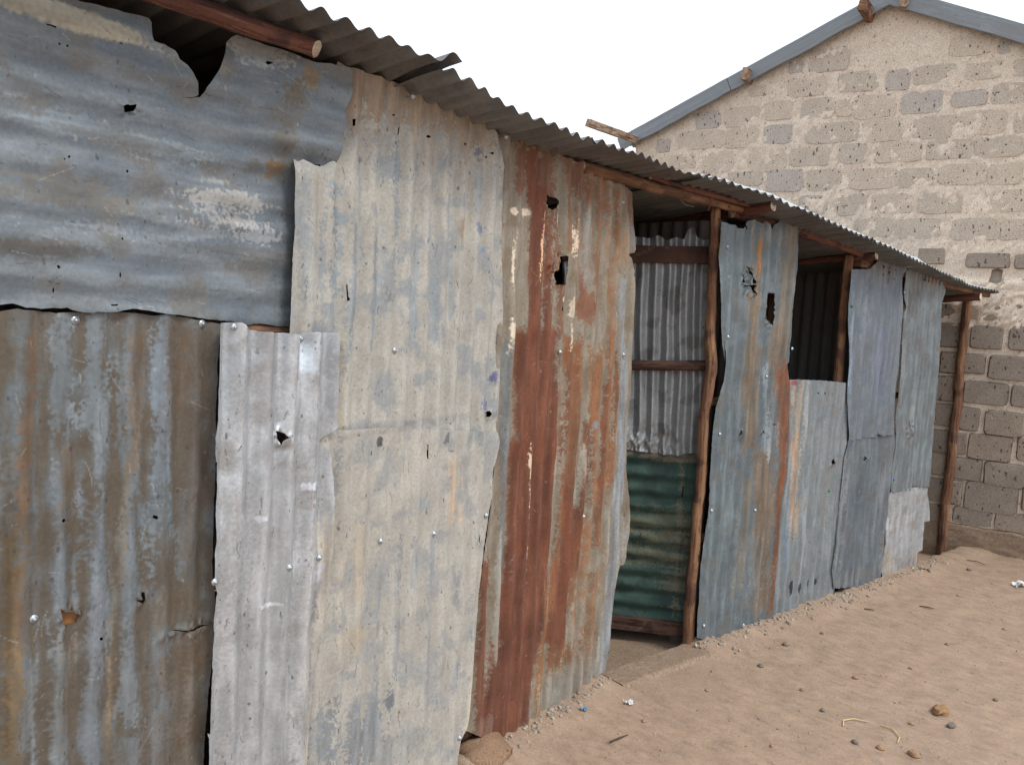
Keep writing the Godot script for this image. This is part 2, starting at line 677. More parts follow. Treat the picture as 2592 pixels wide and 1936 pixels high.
func make_materials() -> void:
	wood("old_pole", Color8(112, 78, 56), Color8(146, 108, 78), Color8(84, 56, 44), 3)
	wood("red_pole", Color8(94, 58, 48), Color8(116, 74, 58), Color8(68, 44, 40), 9)
	wood("dark_board", Color8(74, 50, 40), Color8(98, 68, 54), Color8(54, 38, 33), 14)
	wood("pale_wood", Color8(200, 184, 164), Color8(218, 206, 190), Color8(158, 120, 92), 21)
	wood("grey_wood", Color8(150, 124, 104), Color8(172, 148, 128), Color8(120, 88, 66), 27)
	wood("tan_board", Color8(176, 124, 80), Color8(196, 144, 98), Color8(156, 106, 66), 33)
	plain("zinc_nail", Color8(176, 182, 186), 0.35, 0.7)
	plain("green_nail", Color8(30, 120, 70), 0.45)
	plain("blue_nail", Color8(50, 80, 170), 0.45)
	plain("rusty_wire", Color8(120, 62, 48), 0.9)
	plain("grey_wire", Color8(110, 108, 106), 0.7, 0.3)
	earth("soil", Color8(172, 157, 145), Color8(187, 171, 157), Color8(178, 158, 141), 3.0, 340.0, 5, 500, 0.005, Color8(132, 116, 104), 700, 0.3, 0.5)
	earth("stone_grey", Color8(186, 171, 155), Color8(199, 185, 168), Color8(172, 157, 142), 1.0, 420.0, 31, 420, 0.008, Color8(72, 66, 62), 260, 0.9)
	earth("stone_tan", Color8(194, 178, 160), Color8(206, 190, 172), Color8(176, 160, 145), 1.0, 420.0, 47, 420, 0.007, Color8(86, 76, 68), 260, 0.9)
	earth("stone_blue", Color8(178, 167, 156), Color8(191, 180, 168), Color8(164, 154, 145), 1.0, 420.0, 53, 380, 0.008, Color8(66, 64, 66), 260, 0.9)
	earth("block_grey", Color8(144, 132, 120), Color8(158, 146, 133), Color8(128, 117, 107), 1.0, 420.0, 83, 420, 0.008, Color8(72, 66, 62), 260, 0.9)  # both low block tones: free of mortar smear, roof shade mixed into the colour
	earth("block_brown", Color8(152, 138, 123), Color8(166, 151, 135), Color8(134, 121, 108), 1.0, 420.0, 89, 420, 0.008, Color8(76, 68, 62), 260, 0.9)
	earth("mortar", Color8(212, 195, 176), Color8(224, 208, 190), Color8(200, 180, 159), 1.6, 420.0, 61, 500, 0.006, Color8(150, 130, 112), 500, 0.8)
	earth("concrete", Color8(142, 122, 104), Color8(156, 136, 116), Color8(128, 108, 92), 1.2, 300.0, 71, 120, 0.004, Color8(106, 88, 76), 160, 0.25)


# ---------------------------------------------------------------- ground
func ground_height(x: float, z: float) -> float:
	var h := edge_noise.get_noise_2d(x * 0.9, z * 0.9) * 0.008 + edge_noise.get_noise_2d(x * 6.0, z * 6.0) * 0.007 + edge_noise.get_noise_2d(x * 22.0 + 5.0, z * 22.0) * 0.0035
	var p := Vector3(x, 0, z) - CORNER
	var near := p.dot(ALONG_NEAR) < 0.0 and p.dot(ALONG_FAR) < 0.2
	var o := p.dot(OUT_NEAR) if near else p.dot(OUT_FAR)
	var s := p.dot(ALONG_NEAR) if near else p.dot(ALONG_FAR)
	if s > -4.0 and s < 4.2:
		if o < -0.06:
			h = lerpf(h, -0.09, smoothstep(-0.03, -0.06, o))
		# earth swept up against the foot of the sheets
		var heap := 0.028 + 0.02 * edge_noise.get_noise_2d(s * 5.0, 3.0)
		if s > -0.02 and s < 0.62:
			heap = 0.0
		if not near and o > -0.05:
			h = lerpf(h, -0.006 * o, smoothstep(-0.12, 0.03, s) * smoothstep(0.78, 0.6, s) * smoothstep(0.5, 0.15, o))
		h += heap * smoothstep(0.22, 0.02, o) * smoothstep(-0.12, -0.02, o)
	return h


func build_ground() -> void:
	var xs: Array = [-90.0, -40.0, -18.0, -8.0, -4.0, -2.0, -1.2]
	var x := -0.8
	while x < 5.2:
		xs.append(x)
		x += 0.032
	xs.append_array([6.0, 8.0, 12.0, 22.0, 45.0, 90.0])
	var zs: Array = [-120.0, -60.0, -30.0, -16.0, -10.0, -8.0]
	var zz := -7.0
	while zz < -1.6:
		zs.append(zz)
		zz += 0.032
	zs.append_array([-1.0, 0.0, 2.0, 6.0, 14.0, 30.0, 70.0])
	var pos := PackedVector3Array()
	var nor := PackedVector3Array()
	var uvs := PackedVector2Array()
	var index := PackedInt32Array()
	for zv in zs:
		for xv in xs:
			var h := ground_height(xv, zv)
			pos.append(Vector3(xv, h, zv))
			nor.append(Vector3(h - ground_height(xv + 0.02, zv), 0.02, h - ground_height(xv, zv + 0.02)).normalized())
			uvs.append(Vector2(xv * 0.94 + zv * 0.34, zv * 0.94 - xv * 0.34))
	var w := xs.size()
	for j in zs.size() - 1:
		for i in w - 1:
			var a := j * w + i
			index.append_array([a, a + 1, a + w + 1, a, a + w + 1, a + w])
	var arr := []
	arr.resize(Mesh.ARRAY_MAX)
	arr[Mesh.ARRAY_VERTEX] = pos
	arr[Mesh.ARRAY_NORMAL] = nor
	arr[Mesh.ARRAY_TEX_UV] = uvs
	arr[Mesh.ARRAY_INDEX] = index
	var mesh := ArrayMesh.new()
	mesh.add_surface_from_arrays(Mesh.PRIMITIVE_TRIANGLES, arr)
	var m: StandardMaterial3D = mats.soil
	m.albedo_color = Color(0.785, 0.69, 0.60).linear_to_srgb()
	var g := put("ground", mesh, m, self)
	g.set_meta("kind", "structure")
	g.set_meta("label", "bare trodden brown earth in front of the shed")


# ---------------------------------------------------------------- stone house
func stone_mesh(u0: float, u1: float, v0: float, v1: float, style: int, r: RandomNumberGenerator) -> ArrayMesh:
	var mid := Vector2(u0 + u1, v0 + v1) * 0.5
	var half := Vector2(u1 - u0, v1 - v0) * 0.5 + (Vector2(0.026, 0.025) if style == 0 else Vector2.ONE * 0.006)
	var n := 16
	var uneven: float = [0.085, 0.03, 0.05][style]
	var proud: float = [0.003, 0.014, 0.004][style] * r.randf_range(0.6, 1.3)
	var bevel: float = [0.006, 0.016, 0.01][style]
	var power: float = [0.36, 0.22, 0.3][style]
	var rim: Array = []
	var top: Array = []
	for i in n:
		var t := TAU * (i + 0.5) / n
		var c := Vector2(cos(t), sin(t))
		# spread the points towards the corners
		var q := Vector2(signf(c.x) * pow(absf(c.x), power), signf(c.y) * pow(absf(c.y), power))
		var k := 1.0 - uneven * r.randf() * r.randf() * 2.2
		var p := q * half * k
		rim.append(Vector3(mid.x + p.x, mid.y + p.y, -0.02))
		var inner := p - p.normalized() * bevel * r.randf_range(0.6, 1.3)
		top.append(Vector3(mid.x + inner.x, mid.y + inner.y, proud * r.randf_range(0.85, 1.1)))
	var st := SurfaceTool.new()
	st.begin(Mesh.PRIMITIVE_TRIANGLES)
	st.set_smooth_group(1)
	var shift := Vector2(r.randf(), r.randf())
	var centre := Vector3(mid.x, mid.y, proud * r.randf_range(0.95, 1.15))
	for i in n:
		var j := (i + 1) % n
		st.set_smooth_group(1)
		for v in [rim[i], top[i], top[j], rim[i], top[j], rim[j]]:
			st.set_uv(Vector2(v.x - mid.x, v.y - mid.y) + shift)
			st.add_vertex(v)
		st.set_smooth_group(2)
		for v in [centre, top[j], top[i]]:
			st.set_uv(Vector2(v.x - mid.x, v.y - mid.y) + shift)
			st.add_vertex(v)
	st.generate_normals()
	return st.commit()


func build_house() -> void:
	house = thing("stone_house", "tall stone block house gable with pale smeared mortar behind the shed roof", "house", HOUSE_FOOT)
	house.basis = Basis(Vector3(0.83867, 0, 0.54464), Vector3.UP, Vector3(-0.54464, 0, 0.83867))
	var r := RandomNumberGenerator.new()
	r.seed = 77
	# the body of the house, a little behind the face of the mortar
	var gable := [Vector2(-2.95, -0.1), Vector2(-2.95, 3.29), Vector2(-0.81, 4.23), Vector2(1.36, 3.26), Vector2(1.36, -0.1)]
	var st := SurfaceTool.new()
	st.begin(Mesh.PRIMITIVE_TRIANGLES)
	st.set_smooth_group(-1)
	for k in 5:
		var a: Vector2 = gable[k]
		var b: Vector2 = gable[(k + 1) % 5]
		for v in [[a, -0.07], [b, -0.07], [b, -5.0], [a, -0.07], [b, -5.0], [a, -5.0]]:
			st.set_uv(Vector2(v[1], v[0].y))
			st.add_vertex(Vector3(v[0].x, v[0].y, v[1]))
	for zface in [-0.07, -5.0]:
		for t in [[0, 1, 2], [0, 2, 3], [0, 3, 4]]:
			for i in 3:
				var p: Vector2 = gable[t[i] if zface < -1.0 else t[2 - i]]
				st.set_uv(p)
				st.add_vertex(Vector3(p.x, p.y, zface))
	st.generate_normals()
	put("wall", st.commit(), mats.mortar, house)
	# the face of mortar the stones sit in
	var face := PackedVector2Array(gable)
	face[0].y = 0.16
	face[4].y = 0.16
	var relief := func(u: float, v: float) -> Vector3:
		var bump := edge_noise.get_noise_2d(u * 3.0, v * 4.0) * 0.010 + edge_noise.get_noise_2d(u * 17.0, v * 17.0) * 0.005 - 0.001
		var low := smoothstep(2.3, 2.1, v)
		if v > 1.72 and v < 2.08:
			bump += 0.010 + edge_noise.get_noise_2d(u * 9.0, v * 12.0) * 0.012
			low = 0.0
		return Vector3(u, v, bump - 0.012 * low)
	var gap := points([0.052, 2.06, 0.062, 2.15, 0.10, 2.165, 0.135, 2.15, 0.13, 2.06, 0.10, 2.045])
	put("mortar_face", cut_sheet(face, [gap], Vector2(0.024, 0.024), relief, Rect2(0, 0, 1, 1)), mats.mortar, house, "pale sandy mortar smeared between and over the blocks")
	var skirt := func(u: float, v: float) -> Vector3:   # rough render run along the foot of the wall
		return Vector3(u, v, 0.016 + edge_noise.get_noise_2d(u * 3.0, v * 5.0) * 0.010 + edge_noise.get_noise_2d(u * 15.0, v * 15.0) * 0.003 - 0.06 * smoothstep(0.17, 0.20, v + 0.015 * edge_noise.get_noise_2d(u * 6.0, 3.0)))
	put("plinth", cut_sheet(PackedVector2Array([Vector2(-2.95, -0.1), Vector2(1.36, -0.1), Vector2(1.36, 0.215), Vector2(-2.95, 0.215)]), [], Vector2(0.04, 0.012), skirt, Rect2(0, 0, 1, 1)), mats.concrete, house, "smooth brown cement skirting at the foot of the stone wall")
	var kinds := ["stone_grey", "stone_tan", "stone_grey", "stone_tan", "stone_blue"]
	var low_shaded_kinds := ["block_grey", "block_brown", "block_grey", "block_brown"]
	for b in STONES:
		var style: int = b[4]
		var kind: String = kinds[r.randi() % 5] if style == 0 else low_shaded_kinds[r.randi() % 4]
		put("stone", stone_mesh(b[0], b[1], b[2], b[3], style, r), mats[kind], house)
	# the same courses go on behind the shed, and past the right of what was measured
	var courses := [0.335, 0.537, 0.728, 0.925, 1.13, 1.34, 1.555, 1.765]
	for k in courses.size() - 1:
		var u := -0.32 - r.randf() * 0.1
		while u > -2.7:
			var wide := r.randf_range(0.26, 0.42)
			put("stone", stone_mesh(u - wide, u - 0.025, courses[k] + 0.012, courses[k + 1] - 0.012, 1, r), mats[low_shaded_kinds[r.randi() % 4]], house)
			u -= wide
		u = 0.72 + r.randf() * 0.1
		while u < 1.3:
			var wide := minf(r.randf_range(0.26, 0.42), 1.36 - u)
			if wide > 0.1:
				put("stone", stone_mesh(u, u + wide - 0.025, courses[k] + 0.012, courses[k + 1] - 0.012, 1, r), mats[low_shaded_kinds[r.randi() % 4]], house)
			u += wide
	# roof: two slopes of sheet, their folded verges, and purlin ends
	var vc := canvas(Rect2(0, 0, 1.0, 1.0), 300.0, true, 333)
	vc.base(Color8(124, 130, 134), Color8(140, 145, 148), Color8(128, 129, 130), 0.4)
	vc.scratches(r, 60, 0.1, Color8(90, 94, 98), 0.4, 0.8)
	vc.flecks(r, 60, 0.006, Color8(98, 98, 98), 0.5)
	var verge := vc.material(0.45, 0.35)
	var top := plain("house_roof_sheet", Color8(118, 140, 132), 0.5, 0.3)
	var ridge := Vector2(-0.81, 4.30)
	for side in [[Vector2(-3.10, 3.295), -1], [Vector2(1.62, 3.20), 1]]:
		var eave: Vector2 = side[0]
		var d := (ridge - eave).normalized()
		var n := Vector2(-d.y, d.x) if d.x > 0 else Vector2(d.y, -d.x)
		put("roof_sheet", slope_mesh(eave, ridge, n, 0.085, -5.3), top, house)
		var len := eave.distance_to(ridge)
		var cuts := [0.0, 0.15, 1.12, len] if side[1] < 0 else [0.0, 1.2, len]
		for k in cuts.size() - 1:
			var a: Vector2 = eave + d * cuts[k]
			var b: Vector2 = eave + d * (cuts[k + 1] - 0.004)
			var lift := 0.0 if k % 2 == 0 else 0.003
			put("verge_flashing", verge_mesh(a, b, n, 0.09 + lift, 0.10), verge, house)
	var purl := [[-2.92, 3.315, 0.98, 0.062, 0.045, "grey_wood", -0.10], [-1.885, 3.765, 0.17, 0.10, 0.05, "grey_wood", 0.0], [-0.955, 4.15, 0.30, 0.09, 0.055, "old_pole", 0.0], [-0.69, 4.2, 0.12, 0.1, 0.06, "grey_wood", 0.0]]
	for p in purl:
		put("purlin", board_mesh(Vector3(p[0], p[1], -0.3), Vector3(p[0] - 0.02, p[1] + p[6] * 0.6, p[2]), Vector3(0.02, p[3], 0), Vector3(p[4], -0.01, 0), p[0]), mats[p[5]], house)


func slope_mesh(eave: Vector2, ridge: Vector2, n: Vector2, front: float, back: float) -> ArrayMesh:
	var st := SurfaceTool.new()
	st.begin(Mesh.PRIMITIVE_TRIANGLES)
	st.set_smooth_group(1)
	var steps := 400
	for k in steps:
		var q := []
		for v in [[k, 0], [k, 1], [k + 1, 1], [k + 1, 0]]:
			var zz := lerpf(front, back, float(v[0]) / steps)
			var lift := cos(zz / 0.076 * TAU) * 0.008 + 0.012
			var p := (eave if v[1] == 0 else ridge) + n * lift
			q.append(Vector3(p.x, p.y, zz))
		for o in [0, 1, 2, 0, 2, 3]:
			st.add_vertex(q[o])
	st.generate_normals()
	return st.commit()


func verge_mesh(a: Vector2, b: Vector2, n: Vector2, z: float, drop: float) -> ArrayMesh:
	var st := SurfaceTool.new()
	st.begin(Mesh.PRIMITIVE_TRIANGLES)
	st.set_smooth_group(-1)
	# profile across: top lip, front face, turned-in bottom edge
	var prof := [[0.026, z - 0.16], [0.024, z - 0.003], [0.020, z], [-drop + 0.004, z - 0.004], [-drop, z - 0.012], [-drop + 0.006, z - 0.03]]
	var steps := 14
	for k in steps:
		for i in prof.size() - 1:
			var q := []
			for v in [[k, i], [k, i + 1], [k + 1, i + 1], [k + 1, i]]:
				var p := a.lerp(b, float(v[0]) / steps)
				var wav := edge_noise.get_noise_2d(p.x * 2.5, 5.0) * 0.010 * (1.0 if v[1] > 2 else 0.2)
				var f: Vector2 = p + n * (prof[v[1]][0] + wav)
				q.append([Vector3(f.x, f.y, prof[v[1]][1] + wav * 0.5), Vector2(p.length(), prof[v[1]][0] * 3.0)])
			for o in [0, 1, 2, 0, 2, 3]:
				st.set_uv(q[o][1])
				st.add_vertex(q[o][0])
	st.generate_normals()
	return st.commit()


# ---------------------------------------------------------------- shed
var nail_mesh: ArrayMesh


func add_nail(sheet: Node3D, at: Vector3, out: Vector3, kind: int) -> void:
	var o := put("nail", nail_mesh, mats[["zinc_nail", "green_nail", "blue_nail"][kind]], sheet)
	var x := out.cross(Vector3.UP).normalized()
	o.transform = Transform3D(Basis(x, out, x.cross(out)), at)


func wall_sheet(key: String, label: String, look: Dictionary) -> void:
	var rough_edge: float = look.get("edge", 0.0025)
	var outline := ragged(points(OUTLINE[key]), 0.010, rough_edge)
	var tears: Array = []
	for t in TEARS.get(key, []):
		tears.append(ragged(points(t), 0.006, 0.0015))
	var box := Rect2(outline[0], Vector2.ZERO)
	for p in outline:
		box = box.expand(p)
	var area := box.grow(0.004)
	var lies: bool = look.get("lies", false)
	var o0: float = look.o
	var amp: float = look.amp
	var pitch: float = look.get("pitch", 0.076)
	var phase: float = look.get("phase", 0.0)
	var dent: float = look.get("dent", 0.006)
	var extra: Callable = look.get("extra", func(_s, _y): return 0.0)
	var id: float = look.id
	var lips: Array = []
	for t in tears:
		var tb := Rect2(t[0], Vector2.ZERO)
		for p in t:
			tb = tb.expand(p)
		if maxf(tb.size.x, tb.size.y) > 0.018 and minf(tb.size.x, tb.size.y) > 0.013:
			lips.append([tb.get_center(), tb.size * 0.5, tb.grow(0.05)])
	var place := func(s: float, y: float) -> Vector3:
		var t := y if lies else s
		var u := s if lies else y
		var w := t + edge_noise.get_noise_2d(t * 1.5 + id, u * 0.8) * 0.010
		var a := amp * (0.9 + 0.7 * dent_noise.get_noise_2d(s * 1.6 + id * 9.0, y * 1.6))
		var o := o0 + a * cos(TAU * (w - phase) / pitch)
		o += dent_noise.get_noise_2d(s * 2.4 + id * 3.0, y * 2.0) * dent + dent_noise.get_noise_2d(s * 11.0, y * 11.0 + id * 5.0) * dent * 0.28
		for l in lips:   # metal pushed up round a torn hole
			if l[2].has_point(Vector2(s, y)):
				var q: Vector2 = (Vector2(s, y) - l[0])
				var away := maxf(0.0, (q / l[1]).length() - 1.0) * minf(l[1].x, l[1].y)
				o += exp(-away / 0.010) * (0.003 + 0.011 * edge_noise.get_noise_2d(s * 34.0, y * 34.0))
		return on_wall(s, y, o + extra.call(s, y))
	var mesh := cut_sheet(outline, tears, Vector2(0.016, 0.0085) if lies else Vector2(0.0085, 0.016), place, area)
	var ppm: float = look.get("ppm", 420.0)
	var cv := canvas(area, ppm, lies, int(id) * 57 + 13)
	cv.ridge = pitch
	cv.ridge_at = phase
	var r := RandomNumberGenerator.new()
	r.seed = int(id) + 100
	var tone: Array = look.tone
	cv.base(tone[0], tone[1], tone[2], look.get("wear", 0.35), look.get("contrast", 2.2))
	for st in STAINS_AND_SHADING.get(key, []):
		cv.spot(st)
	var many: float = area.get_area()
	cv.scratches(r, int(many * 90), 0.09, Color8(205, 206, 204), 0.3, 0.55)
	cv.scratches(r, int(many * 170), 0.06, Color8(66, 66, 70), 0.4, 0.95)
	cv.scratches(r, int(many * 60), 0.03, Color8(50, 48, 50), 0.6, 0.7)
	if look.has("flaking"):   # zinc showing through in short upright flakes
		cv.scratches(r, int(many * 420), 0.05, Color8(126, 136, 146), 0.45, 1.05)
		cv.flecks(r, int(many * 160), 0.006, Color8(130, 138, 146), 0.5)
	cv.flecks(r, int(many * 260), 0.0030, Color8(58, 56, 56), 0.5)
	cv.flecks(r, int(many * 40), 0.004, Color8(200, 198, 192), 0.35)
	var m := cv.material(look.get("shine", 0.5), look.get("metal", 0.35))
	var part := put("wall_sheet", mesh, m, shed, label)
	var nails: Array = NAILS.get(key, [])
	for k in range(0, nails.size(), 3):
		var s: float = nails[k]
		var y: float = nails[k + 1]
		var at: Vector3 = place.call(s, y)
		var out := OUT_NEAR if s < 0.0 else OUT_FAR
		add_nail(part, at + out * (0.0015 if not (key == "D1" and k > 0) else 0.03), out, nails[k + 2])
		if key == "D1" and k > 0:    # half-driven: the shank shows
			put("nail_shank", pole_mesh([at - out * 0.01, at + out * 0.03], [0.0022, 0.0022], s, mats.zinc_nail, mats.zinc_nail, 0.0, 8), null, part)


func shed_pole(called: String, path: Array, radii: Array, id: float, mat: String, label := "") -> void:
	put(called, pole_mesh(path, radii, id, mats.pale_wood, mats[mat]), null, shed, label)


func roof_edge(s: float) -> Vector2:   # how far out and how high the eave stands
	var y := 0.0
	var k := [[-3.4, 2.345], [-1.9, 2.318], [-1.45, 2.305], [-1.1, 2.268], [-0.7, 2.262], [0.3, 2.268], [0.7, 2.255], [1.26, 2.188], [2.05, 2.108], [2.7, 2.047], [3.45, 2.0], [4.1, 1.985]]
	for i in k.size() - 1:
		if s >= k[i][0]:
			y = lerpf(k[i][1], k[i + 1][1], clampf((s - k[i][0]) / (k[i + 1][0] - k[i][0]), 0.0, 1.0))
	return Vector2(lerpf(0.205, 0.06, smoothstep(1.8, 3.7, s)), y - 0.008)


func roof_sheet(s0: float, s1: float, lift: float, pitch: float, amp: float, m: Material, curl: float) -> void:
	var nx := int((s1 - s0) / pitch * 10.0)
	var outs := [1.0, 0.96, 0.88, 0.75, 0.6, 0.45, 0.3, 0.15, 0.0]
	for k in 12:
		outs.append(-1.0 - k)
	var pos := PackedVector3Array()
	var uvs := PackedVector2Array()
	var index := PackedInt32Array()
	for j in outs.size():
		for i in nx + 1:
			var s := lerpf(s0, s1, float(i) / nx)
			var e := roof_edge(s)
			var o: float = e.x * outs[j] if outs[j] >= 0.0 else outs[j] * 0.2
			o += edge_noise.get_noise_2d(s * 3.0, 2.0) * 0.01 * maxf(0.0, outs[j])
			var w := s + edge_noise.get_noise_2d(s * 2.0, o * 2.0) * 0.010
			var a := amp * (0.95 + 0.7 * dent_noise.get_noise_2d(s * 2.2, o * 1.1 + 30.0))
			var y := e.y + lift - 0.08 * (e.x - o) + a * cos(TAU * w / pitch) + dent_noise.get_noise_2d(s * 1.3 + 40.0, o * 1.5) * 0.012
			# the loose last ridge of a sheet lifts off its neighbour towards the eave
			if curl > 0.0:
				var c := smoothstep(s1 - 0.11, s1, s) * smoothstep(-0.1, 0.8, outs[j])
				y += c * curl
				o += c * 0.02
			pos.append(on_roof(s, y, o))
			uvs.append(Vector2(s * 0.7, o * 0.7))
	for j in outs.size() - 1:
		for i in nx:
			var a := j * (nx + 1) + i
			index.append_array([a, a + 1, a + nx + 2, a, a + nx + 2, a + nx + 1])
	var arr := []
	arr.resize(Mesh.ARRAY_MAX)
	arr[Mesh.ARRAY_VERTEX] = pos
	arr[Mesh.ARRAY_TEX_UV] = uvs
	arr[Mesh.ARRAY_INDEX] = index
	var mesh := ArrayMesh.new()
	mesh.add_surface_from_arrays(Mesh.PRIMITIVE_TRIANGLES, arr)
	var st := SurfaceTool.new()
	st.create_from(mesh, 0)
	st.generate_normals()
	put("roof_sheet", st.commit(), m, shed)


func build_shed() -> void:
	shed = thing("metal_shed", "long lean-to shed patched from rusty corrugated iron sheets with an open door", "shed", CORNER)
	nail_mesh = lathe([Vector2(0.0095, -0.001), Vector2(0.0095, 0.0008), Vector2(0.008, 0.0022), Vector2(0.0048, 0.0036), Vector2(0.004, 0.0058), Vector2(0.0028, 0.0075), Vector2(0.0, 0.0078)], 14)
	var flap := func(s: float, y: float) -> float:   # the top right corner laps over its neighbour
		return 0.038 * smoothstep(-1.95, -1.80, s) * smoothstep(1.97, 2.06, y) - 0.022 * smoothstep(-2.05, -1.85, s) * smoothstep(2.0, 1.95, y)
	var over := func(s: float, y: float) -> float:   # the left margin lies over the blue-grey sheet
		return 0.014 * smoothstep(-1.66, -1.74, s) * smoothstep(2.03, 1.97, y)
	wall_sheet("A", "blue-grey sheet with sideways ridges, ripped open at its top edge", {id = 1.0, o = 0.0, amp = 0.0034, lies = true, contrast = 3.0, dent = 0.010, edge = 0.003, extra = flap, tone = [Color8(104, 112, 119), Color8(126, 133, 138), Color8(112, 111, 108)], wear = 0.4, shine = 0.5, metal = 0.3})
	wall_sheet("B", "brown rust-streaked sheet with blue-grey patches and a row of nails", {id = 2.0, o = -0.004, amp = 0.0070, dent = 0.009, tone = [Color8(98, 88, 76), Color8(108, 115, 119), Color8(94, 86, 77)], contrast = 3.0, wear = 0.55, shine = 0.45, metal = 0.4})
	wall_sheet("C", "bright silvery sheet with a jagged torn left edge", {id = 3.0, o = 0.040, amp = 0.0125, dent = 0.007, edge = 0.004, phase = 0.022, tone = [Color8(176, 180, 183), Color8(198, 201, 205), Color8(166, 167, 167)], wear = 0.12, shine = 0.34, metal = 0.6, contrast = 3.6})
	wall_sheet("D1", "tall sheet coated in cream dust over blue-grey zinc", {id = 4.0, o = 0.012, amp = 0.0075, extra = over, dent = 0.007, tone = [Color8(164, 160, 152), Color8(179, 175, 166), Color8(146, 149, 150)], wear = 0.8, contrast = 3.0, flaking = true})
	wall_sheet("D2", "lower cream dusty sheet lapped over the tall one", {id = 5.0, o = 0.020, amp = 0.0058, dent = 0.007, tone = [Color8(166, 161, 152), Color8(180, 175, 165), Color8(152, 152, 150)], wear = 0.85, contrast = 2.6, flaking = true})
	wall_sheet("E", "heavily red-rusted sheet with white paint flakes and two torn holes", {id = 6.0, o = 0.006, amp = 0.0092, dent = 0.009, tone = [Color8(134, 122, 106), Color8(152, 144, 130), Color8(128, 112, 94)], wear = 0.65})
	wall_sheet("E2", "narrow rusty strip peeking out beside the door", {id = 7.0, o = -0.012, amp = 0.004, tone = [Color8(132, 124, 116), Color8(146, 142, 136), Color8(120, 92, 74)], wear = 0.6})
	wall_sheet("G", "grey sheet with brown streaks, a ragged top and a torn slit", {id = 8.0, o = 0.020, amp = 0.0062, dent = 0.009, edge = 0.004, tone = [Color8(97, 106, 110), Color8(115, 123, 127), Color8(104, 106, 104)], wear = 0.4, contrast = 3.2, ppm = 380.0})
	wall_sheet("H", "short grey sheet under the window opening", {id = 9.0, o = 0.0, amp = 0.0068, dent = 0.007, tone = [Color8(118, 125, 128), Color8(138, 143, 145), Color8(128, 128, 126)], wear = 0.4, contrast = 3.2, ppm = 340.0})
	wall_sheet("I1", "smooth bluish grey sheet beside the window opening", {id = 10.0, o = 0.014, amp = 0.0050, dent = 0.007, tone = [Color8(104, 112, 120), Color8(119, 126, 133), Color8(108, 112, 116)], wear = 0.35, contrast = 3.2, ppm = 320.0})
	wall_sheet("I2", "darker slate grey sheet below the bluish one", {id = 11.0, o = 0.006, amp = 0.0052, dent = 0.008, tone = [Color8(96, 104, 110), Color8(114, 121, 126), Color8(104, 104, 104)], wear = 0.4, contrast = 3.2, ppm = 320.0})
	wall_sheet("J", "last grey fluted sheet before the bare wooden post", {id = 12.0, o = 0.0, amp = 0.0055, pitch = 0.055, dent = 0.008, tone = [Color8(108, 114, 117), Color8(126, 133, 135), Color8(110, 110, 110)], wear = 0.4, contrast = 3.2, ppm = 320.0})
	wall_sheet("J2", "small pale crumpled sheet at the foot of the last one", {id = 13.0, o = -0.006, amp = 0.0035, dent = 0.014, tone = [Color8(148, 149, 150), Color8(166, 167, 168), Color8(142, 138, 133)], wear = 0.4, ppm = 320.0})
	# a scrap of tan board showing through the hole in the rusty sheet
	put("backing_board", board_mesh(on_wall(-2.42, 0.93, -0.03), on_wall(-2.18, 0.93, -0.03), Vector3(0, 0.12, 0), OUT_NEAR * 0.012, 9.0), mats.tan_board, shed)
	build_frame()
	build_roof()
	build_door()


